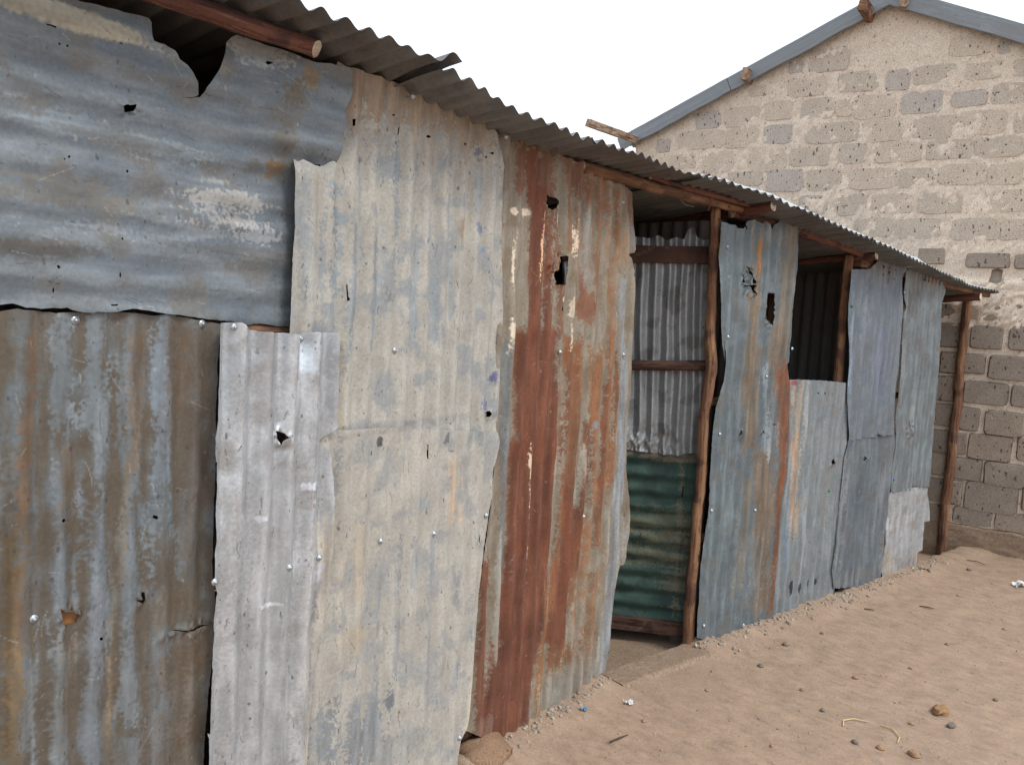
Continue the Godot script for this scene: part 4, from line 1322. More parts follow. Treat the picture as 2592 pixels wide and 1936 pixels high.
# ---------------------------------------------------------------- outlines of the sheets, in metres along (s) and up (y) the shed front
const OUTLINE := {
	"A": [-3, 2.36, -2.472, 2.223, -2.323, 2.237, -2.256, 2.241, -2.198, 2.245, -2.18, 2.245, -2.172, 2.238, -2.173, 2.22, -2.169, 2.199, -2.146, 2.199, -2.119, 2.193, -2.106, 2.177, -2.088, 2.169, -2.073, 2.157, -2.062, 2.137, -2.06, 2.108, -2.074, 2.1, -2.094, 2.096, -2.074, 2.097, -2.055, 2.105, -2.038, 2.131, -2.02, 2.154, -2.007, 2.179, -1.995, 2.211, -1.988, 2.232, -1.989, 2.248, -1.98, 2.26, -1.963, 2.273, -1.932, 2.274, -1.891, 2.268, -1.843, 2.264, -1.793, 2.258, -1.76, 2.258, -1.707, 2.267, -1.649, 2.272, -1.634, 2.262, -1.63, 2.227, -1.638, 2.198, -1.647, 2.152, -1.65, 2.102, -1.656, 2.052, -1.662, 2.009, -1.689, 2.002, -1.71, 2.009, -1.75, 2.002, -1.74, 1.573, -1.79, 1.573, -1.822, 1.575, -1.851, 1.579, -1.912, 1.576, -1.941, 1.583, -1.993, 1.585, -2.026, 1.588, -2.079, 1.594, -2.13, 1.598, -2.208, 1.607, -2.244, 1.599, -2.315, 1.594, -2.348, 1.603, -2.397, 1.6, -2.424, 1.601, -2.45, 1.607, -2.473, 1.605, -3, 1.6],
	"B": [-3, 1.62, -2.473, 1.591, -2.442, 1.598, -2.4, 1.594, -2.367, 1.592, -2.281, 1.598, -2.219, 1.598, -2.147, 1.592, -2.12, 1.596, -2.063, 1.588, -1.985, 1.576, -1.991, 1.51, -1.993, 1.342, -1.99, 1.214, -1.991, 0.962, -1.982, 0.813, -1.989, 0.704, -1.997, 0.557, -2.003, 0.444, -1.66, -0.02, -3, -0.02],
	"C": [-2.007, 1.58, -1.961, 1.583, -1.941, 1.572, -1.929, 1.565, -1.846, 1.559, -1.789, 1.558, -1.734, 1.562, -1.658, 1.561, -1.655, 1.542, -1.643, 1.297, -1.669, 1.281, -1.699, 1.262, -1.662, 1.226, -1.651, 1.107, -1.651, 0.959, -1.66, 0.864, -1.671, 0.702, -1.685, 0.593, -1.697, 0.445, -1.706, 0.332, -1.33, 0, -1.69, 0, -2.016, 0.464, -2.02, 0.538, -2.028, 0.559, -2.014, 0.547, -2.012, 0.62, -2.004, 0.705, -2.009, 0.729, -2, 0.792, -2.006, 0.837, -1.997, 0.904, -2.01, 0.939, -2.013, 0.976, -2.007, 1.06, -2.014, 1.111, -2.007, 1.152, -2.01, 1.24, -2.019, 1.241, -2.024, 1.266, -2.023, 1.314, -2.014, 1.348, -2.011, 1.458, -2.01, 1.513, -2.008, 1.574],
	"D1": [-1.802, 2.005, -1.768, 2.011, -1.744, 2.001, -1.708, 2.003, -1.69, 2.073, -1.687, 2.22, -1.672, 2.285, -1.596, 2.286, -1.46, 2.286, -1.348, 2.282, -1.186, 2.268, -1.088, 2.261, -1.004, 2.25, -0.973, 2.223, -0.951, 2.192, -0.934, 2.134, -0.936, 2.073, -0.933, 1.982, -0.919, 1.766, -0.908, 1.578, -0.895, 1.363, -0.886, 1.223, -0.887, 1.151, -1.699, 1.235, -1.802, 1.252, -1.799, 1.541, -1.8, 1.565, -1.797, 1.708, -1.79, 1.835, -1.796, 1.918],
	"D2": [-1.753, 1.297, -1.652, 1.288, -1.572, 1.283, -1.453, 1.279, -1.317, 1.266, -1.192, 1.25, -1.052, 1.235, -0.905, 1.217, -0.888, 1.18, -0.916, 1.091, -0.916, 0.998, -0.93, 0.917, -0.938, 0.835, -0.943, 0.724, -0.95, 0.632, -0.954, 0.51, -0.964, 0.371, -0.975, 0.242, -0.984, 0.168, -1.011, 0.121, -1.026, 0.04, -0.99, -0.03, -1.38, -0.03, -1.751, 0.349, -1.746, 0.905],
	"E": [-0.966, 2.25, -0.943, 2.246, -0.874, 2.245, -0.772, 2.241, -0.609, 2.236, -0.355, 2.225, -0.184, 2.206, -0.106, 2.201, -0.102, 2.171, -0.078, 2.015, -0.057, 1.925, -0.023, 1.903, -0.001, 1.836, 0.013, 1.754, 0.024, 1.678, 0.036, 1.557, 0.04, 1.434, 0.047, 1.326, 0.034, 1.255, 0.035, 1.119, 0.05, 0.963, 0.068, 0.824, 0.08, 0.73, 0.084, 0.664, 0.07, 0.582, 0.072, 0.563, 0.062, 0.527, 0.047, 0.525, 0.033, 0.457, 0.022, 0.365, 0.011, 0.274, 0.007, 0.18, -0.007, 0.089, -0.016, 0.045, -0.087, -0.053, -0.149, -0.067, -0.271, -0.057, -0.31, -0.066, -0.464, -0.021, -0.572, -0.001, -0.622, -0.001, -0.673, 0.006, -0.713, 0.004, -0.801, 0.032, -0.879, 0.073, -0.94, 0.114, -0.977, 0.138, -0.951, 0.436, -0.931, 0.716, -0.903, 1.086, -0.927, 1.544],
	"E2": [-0.124, 2.198, -0.05, 2.191, -0.024, 2.183, -0.013, 2.116, 0.004, 2.025, 0.022, 1.945, 0.011, 1.928, -0.026, 1.92, -0.031, 1.912, -0.087, 1.916],
	"G": [0.583, 2.124, 0.616, 2.122, 0.662, 2.12, 0.708, 2.117, 0.727, 2.109, 0.758, 2.11, 0.767, 2.12, 0.784, 2.119, 0.794, 2.109, 0.803, 2.117, 0.792, 2.126, 0.771, 2.132, 0.792, 2.15, 0.832, 2.162, 0.882, 2.157, 0.907, 2.149, 0.924, 2.162, 0.961, 2.166, 0.982, 2.154, 0.99, 2.14, 1.011, 2.125, 1.032, 2.159, 1.055, 2.176, 1.065, 2.195, 1.104, 2.196, 1.16, 2.179, 1.184, 2.194, 1.237, 2.2, 1.268, 2.181, 1.255, 2.154, 1.26, 2.073, 1.269, 1.954, 1.263, 1.864, 1.259, 1.759, 1.258, 1.676, 1.261, 1.608, 1.259, 1.532, 1.267, 1.456, 1.256, 1.442, 1.287, 1.333, 1.314, 1.176, 1.338, 1.048, 1.341, 0.936, 1.344, 0.776, 1.326, 0.617, 1.316, 0.497, 1.313, 0.375, 1.311, 0.294, 1.308, 0.17, 1.328, 0.003, 1.291, -0.018, 1.135, -0.002, 0.955, -0.018, 0.849, -0.01, 0.779, 0.006, 0.716, 0.036, 0.648, 0.056, 0.636, 0.064, 0.629, 0.149, 0.636, 0.251, 0.638, 0.406, 0.644, 0.559, 0.657, 0.711, 0.648, 0.915, 0.642, 1.096, 0.651, 1.216, 0.671, 1.315, 0.695, 1.384, 0.701, 1.464, 0.667, 1.562, 0.686, 1.455, 0.665, 1.524, 0.636, 1.661, 0.608, 1.796, 0.587, 1.957, 0.585, 2.064],
	"H": [1.274, 1.353, 1.387, 1.357, 1.475, 1.354, 1.69, 1.345, 1.936, 1.329, 1.954, 1.278, 1.969, 1.148, 1.994, 0.99, 1.99, 0.938, 1.99, 0.885, 2.006, 0.796, 2, 0.691, 2.003, 0.575, 1.993, 0.443, 1.982, 0.311, 1.989, 0.175, 2.023, 0.079, 2.02, -0.03, 1.3, -0.03, 1.308, 0.289, 1.306, 0.775, 1.314, 1.094],
	"I1": [1.836, 1.964, 1.833, 1.991, 1.899, 1.996, 2.01, 2.004, 2.08, 2.016, 2.143, 2.071, 2.213, 2.094, 2.299, 2.123, 2.381, 2.105, 2.482, 2.083, 2.551, 2.066, 2.531, 2.042, 2.481, 2.009, 2.498, 1.89, 2.522, 1.779, 2.526, 1.68, 2.532, 1.574, 2.552, 1.437, 2.553, 1.314, 2.544, 1.497, 2.543, 1.313, 2.552, 1.127, 2.569, 0.982, 2.474, 0.986, 2.38, 0.983, 2.269, 0.985, 2.161, 0.981, 1.987, 0.982, 1.941, 1.237, 1.895, 1.492, 1.906, 1.437, 1.863, 1.717, 1.845, 1.854],
	"I2": [1.996, 1.009, 2.573, 1.004, 2.615, 0.898, 2.612, 0.765, 2.605, 0.604, 2.605, 0.461, 2.604, 0.269, 2.593, 0.125, 2.599, 0.047, 2.585, 0.015, 2.528, 0.011, 2.433, 0.008, 2.319, 0.017, 1.976, 0.068, 1.948, 0.185, 1.959, 0.361, 1.961, 0.538, 1.963, 0.67, 1.967, 0.888, 1.994, 0.974],
	"J": [2.537, 2.013, 2.541, 2.032, 2.588, 2.047, 2.686, 2.058, 2.846, 2.038, 2.957, 2.023, 3.071, 2.006, 3.115, 1.981, 3.134, 1.942, 3.115, 1.86, 3.119, 1.762, 3.148, 1.6, 3.168, 1.435, 3.176, 1.236, 3.17, 1.301, 3.176, 1.031, 3.196, 0.797, 3.206, 0.603, 3.2, 0.578, 2.951, 0.607, 2.946, 0.583, 2.787, 0.589, 2.634, 0.595, 2.619, 0.763, 2.626, 0.896, 2.618, 1.028, 2.599, 1.217, 2.604, 1.31, 2.593, 1.496, 2.593, 1.435, 2.581, 1.574, 2.575, 1.681, 2.575, 1.757, 2.587, 1.804, 2.559, 1.893],
	"J2": [2.609, 0.611, 2.952, 0.596, 3.184, 0.588, 3.235, 0.486, 3.266, 0.327, 3.198, 0.325, 3.208, 0.283, 3.204, 0.2, 3.209, 0.127, 3.135, 0.107, 3.135, 0.004, 2.959, 0.012, 2.815, -0.003, 2.676, -0.019, 2.629, 0.067, 2.636, 0.183, 2.63, 0.358, 2.631, 0.503],
}
const TEARS := {
	"A": [[-2.235, 2.044, -2.227, 2.049, -2.22, 2.048, -2.207, 2.054, -2.208, 2.046, -2.21, 2.039, -2.222, 2.035, -2.229, 2.032], [-2.362, 2.138, -2.364, 2.136, -2.366, 2.134, -2.367, 2.135, -2.368, 2.137, -2.365, 2.14, -2.363, 2.14], [-2.347, 2.139, -2.347, 2.137, -2.35, 2.135, -2.352, 2.137, -2.351, 2.139, -2.35, 2.141, -2.348, 2.141], [-2.389, 2.171, -2.379, 2.172, -2.368, 2.171, -2.37, 2.168, -2.379, 2.169, -2.386, 2.168], [-2.341, 1.917, -2.343, 1.915, -2.344, 1.913, -2.345, 1.915, -2.347, 1.917, -2.344, 1.919, -2.342, 1.919], [-2.351, 1.91, -2.352, 1.909, -2.353, 1.908, -2.355, 1.909, -2.355, 1.911, -2.354, 1.912, -2.352, 1.912], [-2.218, 1.908, -2.218, 1.905, -2.221, 1.904, -2.224, 1.906, -2.223, 1.908, -2.222, 1.911, -2.219, 1.91], [-2.23, 1.76, -2.231, 1.757, -2.233, 1.757, -2.236, 1.758, -2.235, 1.761, -2.233, 1.762, -2.231, 1.761], [-2.362, 1.688, -2.364, 1.683, -2.366, 1.683, -2.368, 1.686, -2.369, 1.689, -2.366, 1.692, -2.364, 1.69], [-2.235, 1.68, -2.236, 1.675, -2.238, 1.673, -2.239, 1.678, -2.239, 1.683, -2.238, 1.688, -2.236, 1.684], [-1.868, 2.23, -1.874, 2.226, -1.88, 2.222, -1.884, 2.224, -1.887, 2.226, -1.88, 2.232, -1.872, 2.232], [-2.241, 1.613, -2.244, 1.612, -2.251, 1.611, -2.256, 1.611, -2.257, 1.614, -2.251, 1.615, -2.243, 1.615], [-2.242, 2.177, -2.238, 2.177, -2.233, 2.175, -2.237, 2.174], [-2.371, 1.639, -2.372, 1.635, -2.374, 1.632, -2.375, 1.637, -2.375, 1.641, -2.374, 1.646, -2.372, 1.643]],
	"B": [[-2.35, 1.147, -2.351, 1.145, -2.355, 1.144, -2.358, 1.147, -2.357, 1.15, -2.355, 1.152, -2.352, 1.152], [-2.138, 1.116, -2.14, 1.112, -2.145, 1.114, -2.149, 1.116, -2.148, 1.121, -2.146, 1.122, -2.141, 1.121], [-2.174, 0.942, -2.167, 0.941, -2.166, 0.919, -2.172, 0.915, -2.187, 0.925, -2.174, 0.925], [-2.357, 0.952, -2.344, 0.939, -2.328, 0.934, -2.314, 0.924, -2.32, 0.907, -2.335, 0.908, -2.348, 0.91, -2.355, 0.927], [-2.102, 0.827, -2.07, 0.82, -2.017, 0.817, -1.993, 0.812, -2.017, 0.813, -2.039, 0.813, -2.062, 0.815, -2.077, 0.819], [-2.264, 0.857, -2.265, 0.854, -2.27, 0.855, -2.274, 0.859, -2.273, 0.861, -2.27, 0.863, -2.266, 0.86]],
	"C": [[-1.838, 1.302, -1.819, 1.296, -1.812, 1.285, -1.823, 1.275, -1.826, 1.264, -1.835, 1.282]],
	"D1": [[-1.606, 2.15, -1.596, 2.152, -1.598, 2.132, -1.605, 2.131], [-1.431, 2.163, -1.424, 2.166, -1.428, 2.143, -1.434, 2.142], [-1.451, 2.194, -1.453, 2.191, -1.457, 2.19, -1.459, 2.19, -1.46, 2.193, -1.457, 2.195, -1.453, 2.196], [-1.299, 2.163, -1.304, 2.158, -1.308, 2.158, -1.312, 2.159, -1.313, 2.163, -1.309, 2.166, -1.303, 2.165], [-1.139, 2.171, -1.14, 2.168, -1.145, 2.166, -1.148, 2.168, -1.149, 2.17, -1.145, 2.174, -1.14, 2.173], [-0.999, 2.168, -0.999, 2.165, -1.004, 2.163, -1.01, 2.165, -1.008, 2.168, -1.006, 2.171, -1.001, 2.17], [-1.021, 2.152, -1.022, 2.148, -1.027, 2.148, -1.032, 2.149, -1.03, 2.152, -1.028, 2.154, -1.024, 2.154], [-1.61, 1.695, -1.607, 1.695, -1.604, 1.662, -1.598, 1.654, -1.606, 1.649], [-0.931, 1.283, -0.938, 1.277, -0.948, 1.273, -0.954, 1.279, -0.96, 1.289, -0.949, 1.295, -0.937, 1.294]],
	"D2": [[-0.963, 0.84, -0.966, 0.834, -0.975, 0.831, -0.983, 0.838, -0.985, 0.848, -0.977, 0.853, -0.966, 0.851], [-1.252, 1.207, -1.245, 1.206, -1.243, 1.16, -1.248, 1.16], [-1.491, 1.211, -1.487, 1.21, -1.487, 1.197, -1.49, 1.198]],
	"E": [[-0.672, 2.067, -0.663, 2.081, -0.648, 2.074, -0.615, 2.075, -0.597, 2.064, -0.603, 2.044, -0.63, 2.029, -0.653, 2.035, -0.664, 2.047], [-0.56, 1.863, -0.536, 1.869, -0.513, 1.865, -0.512, 1.828, -0.513, 1.795, -0.514, 1.758, -0.578, 1.755, -0.585, 1.779, -0.599, 1.799, -0.629, 1.797, -0.63, 1.799, -0.6, 1.803, -0.569, 1.808, -0.562, 1.836], [-0.525, 1.665, -0.524, 1.661, -0.529, 1.657, -0.535, 1.661, -0.533, 1.668, -0.532, 1.673, -0.527, 1.673]],
	"G": [[1.009, 1.794, 1.032, 1.81, 1.077, 1.809, 1.086, 1.751, 1.077, 1.677, 1.076, 1.64, 1.033, 1.668, 1.01, 1.696, 1.003, 1.747], [0.804, 1.933, 0.831, 1.914, 0.898, 1.85, 0.876, 1.851, 0.823, 1.898], [0.784, 1.838, 0.829, 1.836, 0.877, 1.844, 0.899, 1.842, 0.885, 1.83, 0.912, 1.787, 0.862, 1.818, 0.832, 1.832, 0.8, 1.83], [0.768, 1.889, 0.781, 1.89, 0.803, 1.853, 0.794, 1.849], [1.196, 1.117, 1.186, 1.113, 1.176, 1.114, 1.17, 1.116, 1.163, 1.121, 1.176, 1.122, 1.189, 1.12], [1.073, 1.082, 1.071, 1.078, 1.063, 1.075, 1.055, 1.079, 1.056, 1.086, 1.06, 1.09, 1.067, 1.09], [0.875, 1.104, 0.883, 1.1, 0.874, 1.073, 0.864, 1.075]],
	"H": [[1.837, 0.862, 1.876, 0.878, 1.881, 0.854, 1.857, 0.838], [1.641, 1.274, 1.64, 1.268, 1.634, 1.269, 1.631, 1.271, 1.628, 1.277, 1.633, 1.279, 1.639, 1.279], [1.718, 1.27, 1.715, 1.266, 1.71, 1.263, 1.706, 1.267, 1.704, 1.273, 1.708, 1.277, 1.713, 1.277]],
	"I1": [[2.276, 2.024, 2.297, 2.043, 2.308, 2.041, 2.297, 1.996, 2.298, 1.96, 2.281, 1.948, 2.29, 1.981], [2.223, 2.034, 2.22, 2.027, 2.213, 2.021, 2.207, 2.029, 2.203, 2.036, 2.209, 2.045, 2.219, 2.042], [2.38, 2.031, 2.381, 2.024, 2.373, 2.021, 2.363, 2.027, 2.366, 2.034, 2.368, 2.041, 2.376, 2.036], [2.234, 1.984, 2.231, 1.976, 2.223, 1.972, 2.216, 1.98, 2.211, 1.987, 2.219, 1.996, 2.23, 1.991], [2.374, 1.972, 2.375, 1.969, 2.364, 1.965, 2.351, 1.968, 2.356, 1.973, 2.36, 1.977, 2.37, 1.977], [2.398, 0.985, 2.377, 0.977, 2.355, 0.974, 2.339, 0.984, 2.328, 0.993, 2.352, 1.001, 2.38, 0.993], [2.208, 0.981, 2.199, 0.978, 2.184, 0.979, 2.173, 0.981, 2.171, 0.986, 2.183, 0.987, 2.197, 0.987]],
	"I2": [[2.199, 0.873, 2.249, 0.854, 2.202, 0.84]],
	"J": [[2.78, 1.059, 2.807, 1.059, 2.839, 1.008, 2.867, 0.958, 2.85, 0.947, 2.81, 0.99], [2.821, 1.994, 2.82, 1.985, 2.806, 1.986, 2.794, 1.988, 2.792, 1.997, 2.803, 2, 2.816, 2.001]],
}
const NAILS := {
	"B": [-2.327, 1.577, 0, -2.034, 1.576, 0, -2.405, 0.938, 0],
	"C": [-1.972, 1.571, 0, -1.768, 1.543, 0, -2.013, 0.941, 0, -1.795, 0.931, 0, -1.684, 0.931, 0],
	"D1": [-1.402, 1.509, 0, -1.403, 2.256, 0, -0.964, 2.227, 0],
	"D2": [-1.631, 0.971, 0, -1.446, 0.931, 0, -1.206, 0.908, 0, -0.937, 0.923, 0, -1.018, 0.131, 0],
	"E": [-0.299, 0.811, 0, -0.534, 1.498, 0, -0.03, 1.483, 0, -0.115, 2.128, 0],
	"G": [0.651, 2.012, 0, 0.699, 1.577, 0, 1.06, 1.377, 0, 1.274, 1.526, 0, 0.682, 1.096, 0, 0.674, 0.709, 0, 1.057, 0.666, 0, 0.673, 0.119, 0, 1.037, 0.042, 0],
	"I1": [1.883, 1.781, 1],
	"J": [2.545, 1.898, 0, 2.663, 0.678, 2],
	"H": [1.834, 0.69, 1],
}
const STAINS_AND_SHADING := {  # mostly stains and rust
	"A": [
		[1, -2.347, 2.195, 0.169, 0.025, 0, 168, 162, 146, 0.9, 0.35],
		[1, -1.902, 2.25, 0.099, 0.029, 0, 160, 165, 166, 0.8, 0.5],
		[1, -1.771, 2.225, 0.027, 0.039, 0, 134, 112, 82, 0.75, 0.7],
		[1, -1.805, 2.164, 0.039, 0.038, 0, 104, 92, 74, 0.7, 0.8],
		[1, -1.829, 2.067, 0.029, 0.077, 0, 106, 98, 86, 0.6, 0.8],
		[1, -1.842, 1.979, 0.016, 0.021, 0, 122, 94, 64, 0.7, 0.9],
		[1, -1.96, 1.857, 0.108, 0.035, 0, 178, 174, 168, 0.6, 1.2],
		[1, -1.864, 1.802, 0.055, 0.022, 0, 182, 184, 186, 0.55, 1.2],
		[1, -2.001, 1.92, 0.033, 0.01, 0, 170, 166, 158, 0.45, 1.2],
		[1, -2.337, 1.847, 0.136, 0.036, 0, 112, 107, 99, 0.7, 0.8],
		[1, -2.397, 1.716, 0.13, 0.021, 0, 92, 88, 84, 0.75, 0.7],
		[1, -1.887, 1.759, 0.2, 0.015, 0, 96, 94, 92, 0.6, 0.8],
		[1, -2.137, 1.968, 0.112, 0.025, 0, 138, 150, 158, 0.6, 0.9],
		[1, -2.309, 1.987, 0.118, 0.025, 0, 136, 147, 155, 0.6, 0.9],
		[1, -2.359, 2.145, 0.131, 0.02, 0, 118, 118, 116, 0.5, 0.9],
		[1, -2.181, 1.705, 0.201, 0.025, 0, 112, 120, 128, 0.5, 0.8],
		[1, -2.134, 1.788, 0.209, 0.019, 0, 140, 148, 154, 0.5, 0.9],
		[1, -2.09, 2.121, 0.152, 0.018, 0, 112, 108, 104, 0.5, 0.9],
		[1, -2.436, 2.044, 0.112, 0.02, 0, 130, 140, 146, 0.5, 0.9],
		[1, -1.741, 2.1, 0.106, 0.047, 0, 108, 116, 124, 0.5, 0.7],
		[1, -2.213, 1.972, 0.114, 0.011, 0, 100, 99, 98, 0.5, 0.9],
		[1, -2.034, 2.177, 0.063, 0.014, 0, 140, 134, 120, 0.5, 0.9]],
	"B": [
		[0, -2.361, 1.56, -2.363, 1.345, 0.019, 116, 124, 129, 0.7225, 1.05],
		[0, -2.295, 1.588, -2.287, 1.332, 0.024, 118, 126, 131, 0.765, 1.05],
		[0, -2.23, 1.493, -2.228, 1.269, 0.02, 116, 122, 127, 0.68, 1.05],
		[0, -2.144, 1.589, -2.134, 1.205, 0.022, 120, 130, 139, 0.765, 1.05],
		[0, -2.248, 1.424, -2.249, 1.233, 0.038, 114, 120, 123, 0.6375, 1.05],
		[0, -2.188, 1.212, -2.187, 0.897, 0.027, 114, 122, 127, 0.7225, 1.05],
		[0, -2.325, 1.218, -2.338, 0.925, 0.029, 114, 120, 125, 0.7225, 1.05],
		[0, -2.245, 1.129, -2.251, 0.828, 0.028, 112, 118, 123, 0.68, 1.05],
		[0, -2.064, 1.091, -2.068, 0.937, 0.027, 114, 122, 127, 0.68, 1.05],
		[0, -2.287, 0.924, -2.293, 0.569, 0.031, 114, 118, 123, 0.7225, 1.05],
		[0, -2.412, 0.853, -2.425, 0.645, 0.033, 118, 122, 123, 0.68, 1.05],
		[0, -2.209, 0.809, -2.217, 0.641, 0.024, 120, 126, 129, 0.68, 1.05],
		[0, -2.037, 0.682, -2.039, 0.595, 0.015, 122, 132, 139, 0.68, 1.05],
		[0, -2.089, 0.678, -2.093, 0.482, 0.028, 114, 120, 125, 0.6375, 1.05],
		[0, -2.364, 0.831, -2.368, 0.595, 0.026, 120, 124, 125, 0.595, 1.05],
		[0, -2.148, 0.825, -2.157, 0.51, 0.024, 112, 110, 109, 0.51, 1.05],
		[0, -2.463, 1.272, -2.473, 0.98, 0.016, 112, 116, 117, 0.51, 1.05],
		[0, -2.406, 1.588, -2.434, 1.198, 0.011, 118, 86, 60, 0.55, 0.9],
		[0, -2.458, 1.154, -2.455, 0.637, 0.014, 104, 80, 48, 0.6, 0.8],
		[0, -2.183, 1.588, -2.195, 1.266, 0.014, 108, 82, 58, 0.5, 0.9],
		[0, -2.337, 1.294, -2.345, 1.184, 0.01, 118, 90, 64, 0.45, 0.9],
		[0, -2.224, 1.217, -2.252, 0.559, 0.009, 114, 98, 74, 0.45, 0.9],
		[0, -2.032, 0.827, -2.07, 0.473, 0.042, 102, 82, 62, 0.6, 0.8],
		[0, -2.092, 1.59, -2.087, 1.349, 0.021, 96, 76, 58, 0.55, 0.7],
		[0, -2.044, 1.374, -2.042, 0.938, 0.03, 92, 80, 68, 0.6, 0.6],
		[0, -2.434, 1.09, -2.442, 0.85, 0.012, 114, 90, 66, 0.4, 0.9],
		[1, -2.093, 0.894, 0.065, 0.043, 0, 104, 88, 68, 0.5, 0.9],
		[0, -2.326, 0.877, -2.334, 0.685, 0.014, 106, 88, 66, 0.4, 0.9],
		[0, -2.241, 0.785, -2.252, 0.55, 0.01, 112, 88, 64, 0.4, 1]],
	"C": [
		[0, -1.682, 1.557, -1.672, 1.324, 0.023, 150, 152, 158, 0.5, 0.6],
		[0, -1.761, 1.534, -1.758, 1.455, 0.024, 196, 206, 214, 0.8, 0.2],
		[0, -1.663, 1.036, -1.694, 0.367, 0.024, 180, 168, 150, 0.8, 0.8],
		[0, -1.706, 0.897, -1.721, 0.378, 0.036, 172, 168, 162, 0.5, 0.9],
		[0, -1.831, 1.276, -1.828, 0.384, 0.062, 166, 166, 166, 0.5, 0.9],
		[1, -1.746, 1.144, 0.024, 0.011, 0, 215, 218, 226, 0.8, 0.8],  # small white highlights painted onto the zinc, here and the next rows
		[1, -1.893, 1.08, 0.017, 0.009, 0, 220, 220, 228, 0.7, 0.8],
		[1, -1.838, 0.836, 0.027, 0.008, 0, 220, 222, 226, 0.7, 0.8],
		[0, -1.689, 0.912, -1.696, 0.857, 0.02, 190, 192, 202, 0.7, 0.5],
		[0, -1.687, 0.863, -1.7, 0.748, 0.011, 120, 120, 122, 0.6, 0.6],
		[0, -1.875, 1.548, -1.873, 1.236, 0.008, 150, 148, 150, 0.5, 1],
		[0, -1.788, 1.549, -1.767, 0.723, 0.005, 200, 200, 206, 0.5, 0.7],
		[0, -1.932, 1.562, -1.924, 0.993, 0.004, 140, 140, 146, 0.5, 0.8],
		[1, -1.937, 0.585, 0.092, 0.138, 0, 160, 158, 157, 0.4, 0.9]],
	"D1": [
		[0, -1.647, 1.95, -1.64, 1.638, 0.015, 126, 136, 144, 0.85, 1],
		[0, -1.42, 2.104, -1.408, 1.798, 0.015, 126, 136, 144, 0.75, 1],
		[0, -1.345, 2.107, -1.325, 1.543, 0.01, 126, 136, 144, 0.7, 1],
		[0, -1.699, 1.884, -1.7, 1.665, 0.01, 126, 136, 144, 0.6, 1],
		[0, -1.582, 1.874, -1.568, 1.589, 0.011, 126, 136, 144, 0.6, 1],
		[0, -1.5, 1.858, -1.493, 1.542, 0.012, 126, 136, 144, 0.7, 1],
		[0, -1.269, 1.911, -1.232, 1.543, 0.011, 126, 136, 144, 0.55, 1],
		[0, -1.194, 1.977, -1.166, 1.633, 0.009, 126, 136, 144, 0.5, 1],
		[0, -1.565, 2.057, -1.56, 1.826, 0.008, 126, 136, 144, 0.5, 1],
		[0, -1.485, 2.112, -1.487, 2.009, 0.021, 126, 136, 144, 0.5, 1],
		[0, -1.44, 1.811, -1.445, 1.651, 0.036, 126, 136, 144, 0.5, 1],
		[0, -1.779, 1.991, -1.776, 1.613, 0.02, 126, 136, 144, 0.4, 1],
		[0, -1.068, 2.111, -1.059, 2.007, 0.015, 126, 136, 144, 0.6, 1],
		[0, -1.598, 1.655, -1.579, 1.541, 0.016, 126, 136, 144, 0.6, 1],
		[0, -1.342, 1.683, -1.341, 1.543, 0.014, 126, 136, 144, 0.5, 1],
		[1, -1.422, 2.26, 0.381, 0.087, 0, 148, 130, 110, 0.75, 0.7],  # brownish top band, soft shade of the eave painted in with it
		[1, -1.611, 2.2, 0.083, 0.072, 0, 142, 124, 106, 0.7, 0.7],
		[1, -1.111, 2.208, 0.106, 0.073, 0, 150, 134, 114, 0.6, 0.8],
		[1, -1.038, 1.915, 0.02, 0.02, 0, 98, 108, 138, 0.7, 0.9],
		[1, -1.081, 2.162, 0.022, 0.023, 0, 112, 116, 128, 0.7, 0.9],
		[1, -1.564, 2.047, 0.009, 0.01, 0, 100, 106, 118, 0.7, 0.9],
		[1, -1.023, 1.844, 0.011, 0.011, 0, 120, 150, 180, 0.7, 0.9],
		[0, -0.9, 1.654, -0.895, 1.545, 0.008, 150, 175, 200, 0.7, 0.5],
		[1, -1.128, 1.904, 0.026, 0.04, 0, 160, 140, 112, 0.6, 0.8],
		[0, -1.627, 1.526, -1.621, 1.293, 0.013, 190, 172, 132, 0.6, 0.9],
		[1, -0.938, 1.41, 0.02, 0.027, 0, 96, 98, 140, 0.8, 0.9],
		[1, -0.965, 1.317, 0.025, 0.023, 0, 110, 112, 140, 0.8, 0.9],
		[1, -1.358, 1.28, 0.428, 0.015, 0, 140, 140, 138, 0.55, 0.9],
		[1, -1.299, 2.127, 0.063, 0.064, 0, 160, 152, 140, 0.5, 0.9]],
	"D2": [
		[0, -1.347, 0.931, -1.341, 0.46, 0.015, 132, 136, 140, 0.6, 1],
		[0, -1.204, 0.878, -1.202, 0.756, 0.011, 132, 136, 140, 0.7, 1],
		[0, -1.098, 0.804, -1.084, 0.611, 0.016, 132, 136, 140, 0.55, 1],
		[0, -1.287, 0.886, -1.288, 0.802, 0.019, 132, 136, 140, 0.55, 1],
		[0, -1.218, 0.734, -1.186, 0.246, 0.012, 132, 136, 140, 0.45, 1],
		[0, -1.439, 0.836, -1.441, 0.674, 0.009, 132, 136, 140, 0.4, 1],
		[0, -1.451, 0.677, -1.444, 0.346, 0.015, 132, 136, 140, 0.45, 1],
		[0, -1.628, 1.273, -1.625, 1.088, 0.013, 132, 136, 140, 0.6, 1],
		[0, -1.072, 1.163, -1.068, 1.021, 0.024, 132, 136, 140, 0.4, 1],
		[0, -1.045, 0.435, -1.06, 0.375, 0.011, 132, 136, 140, 0.7, 1],
		[0, -1.125, 0.46, -1.127, 0.397, 0.01, 132, 136, 140, 0.7, 1],
		[0, -1.625, 0.47, -1.641, 0.296, 0.027, 120, 124, 128, 0.75, 0.9],
		[1, -1.484, 0.312, 0.095, 0.11, 0, 126, 130, 134, 0.8, 0.9],
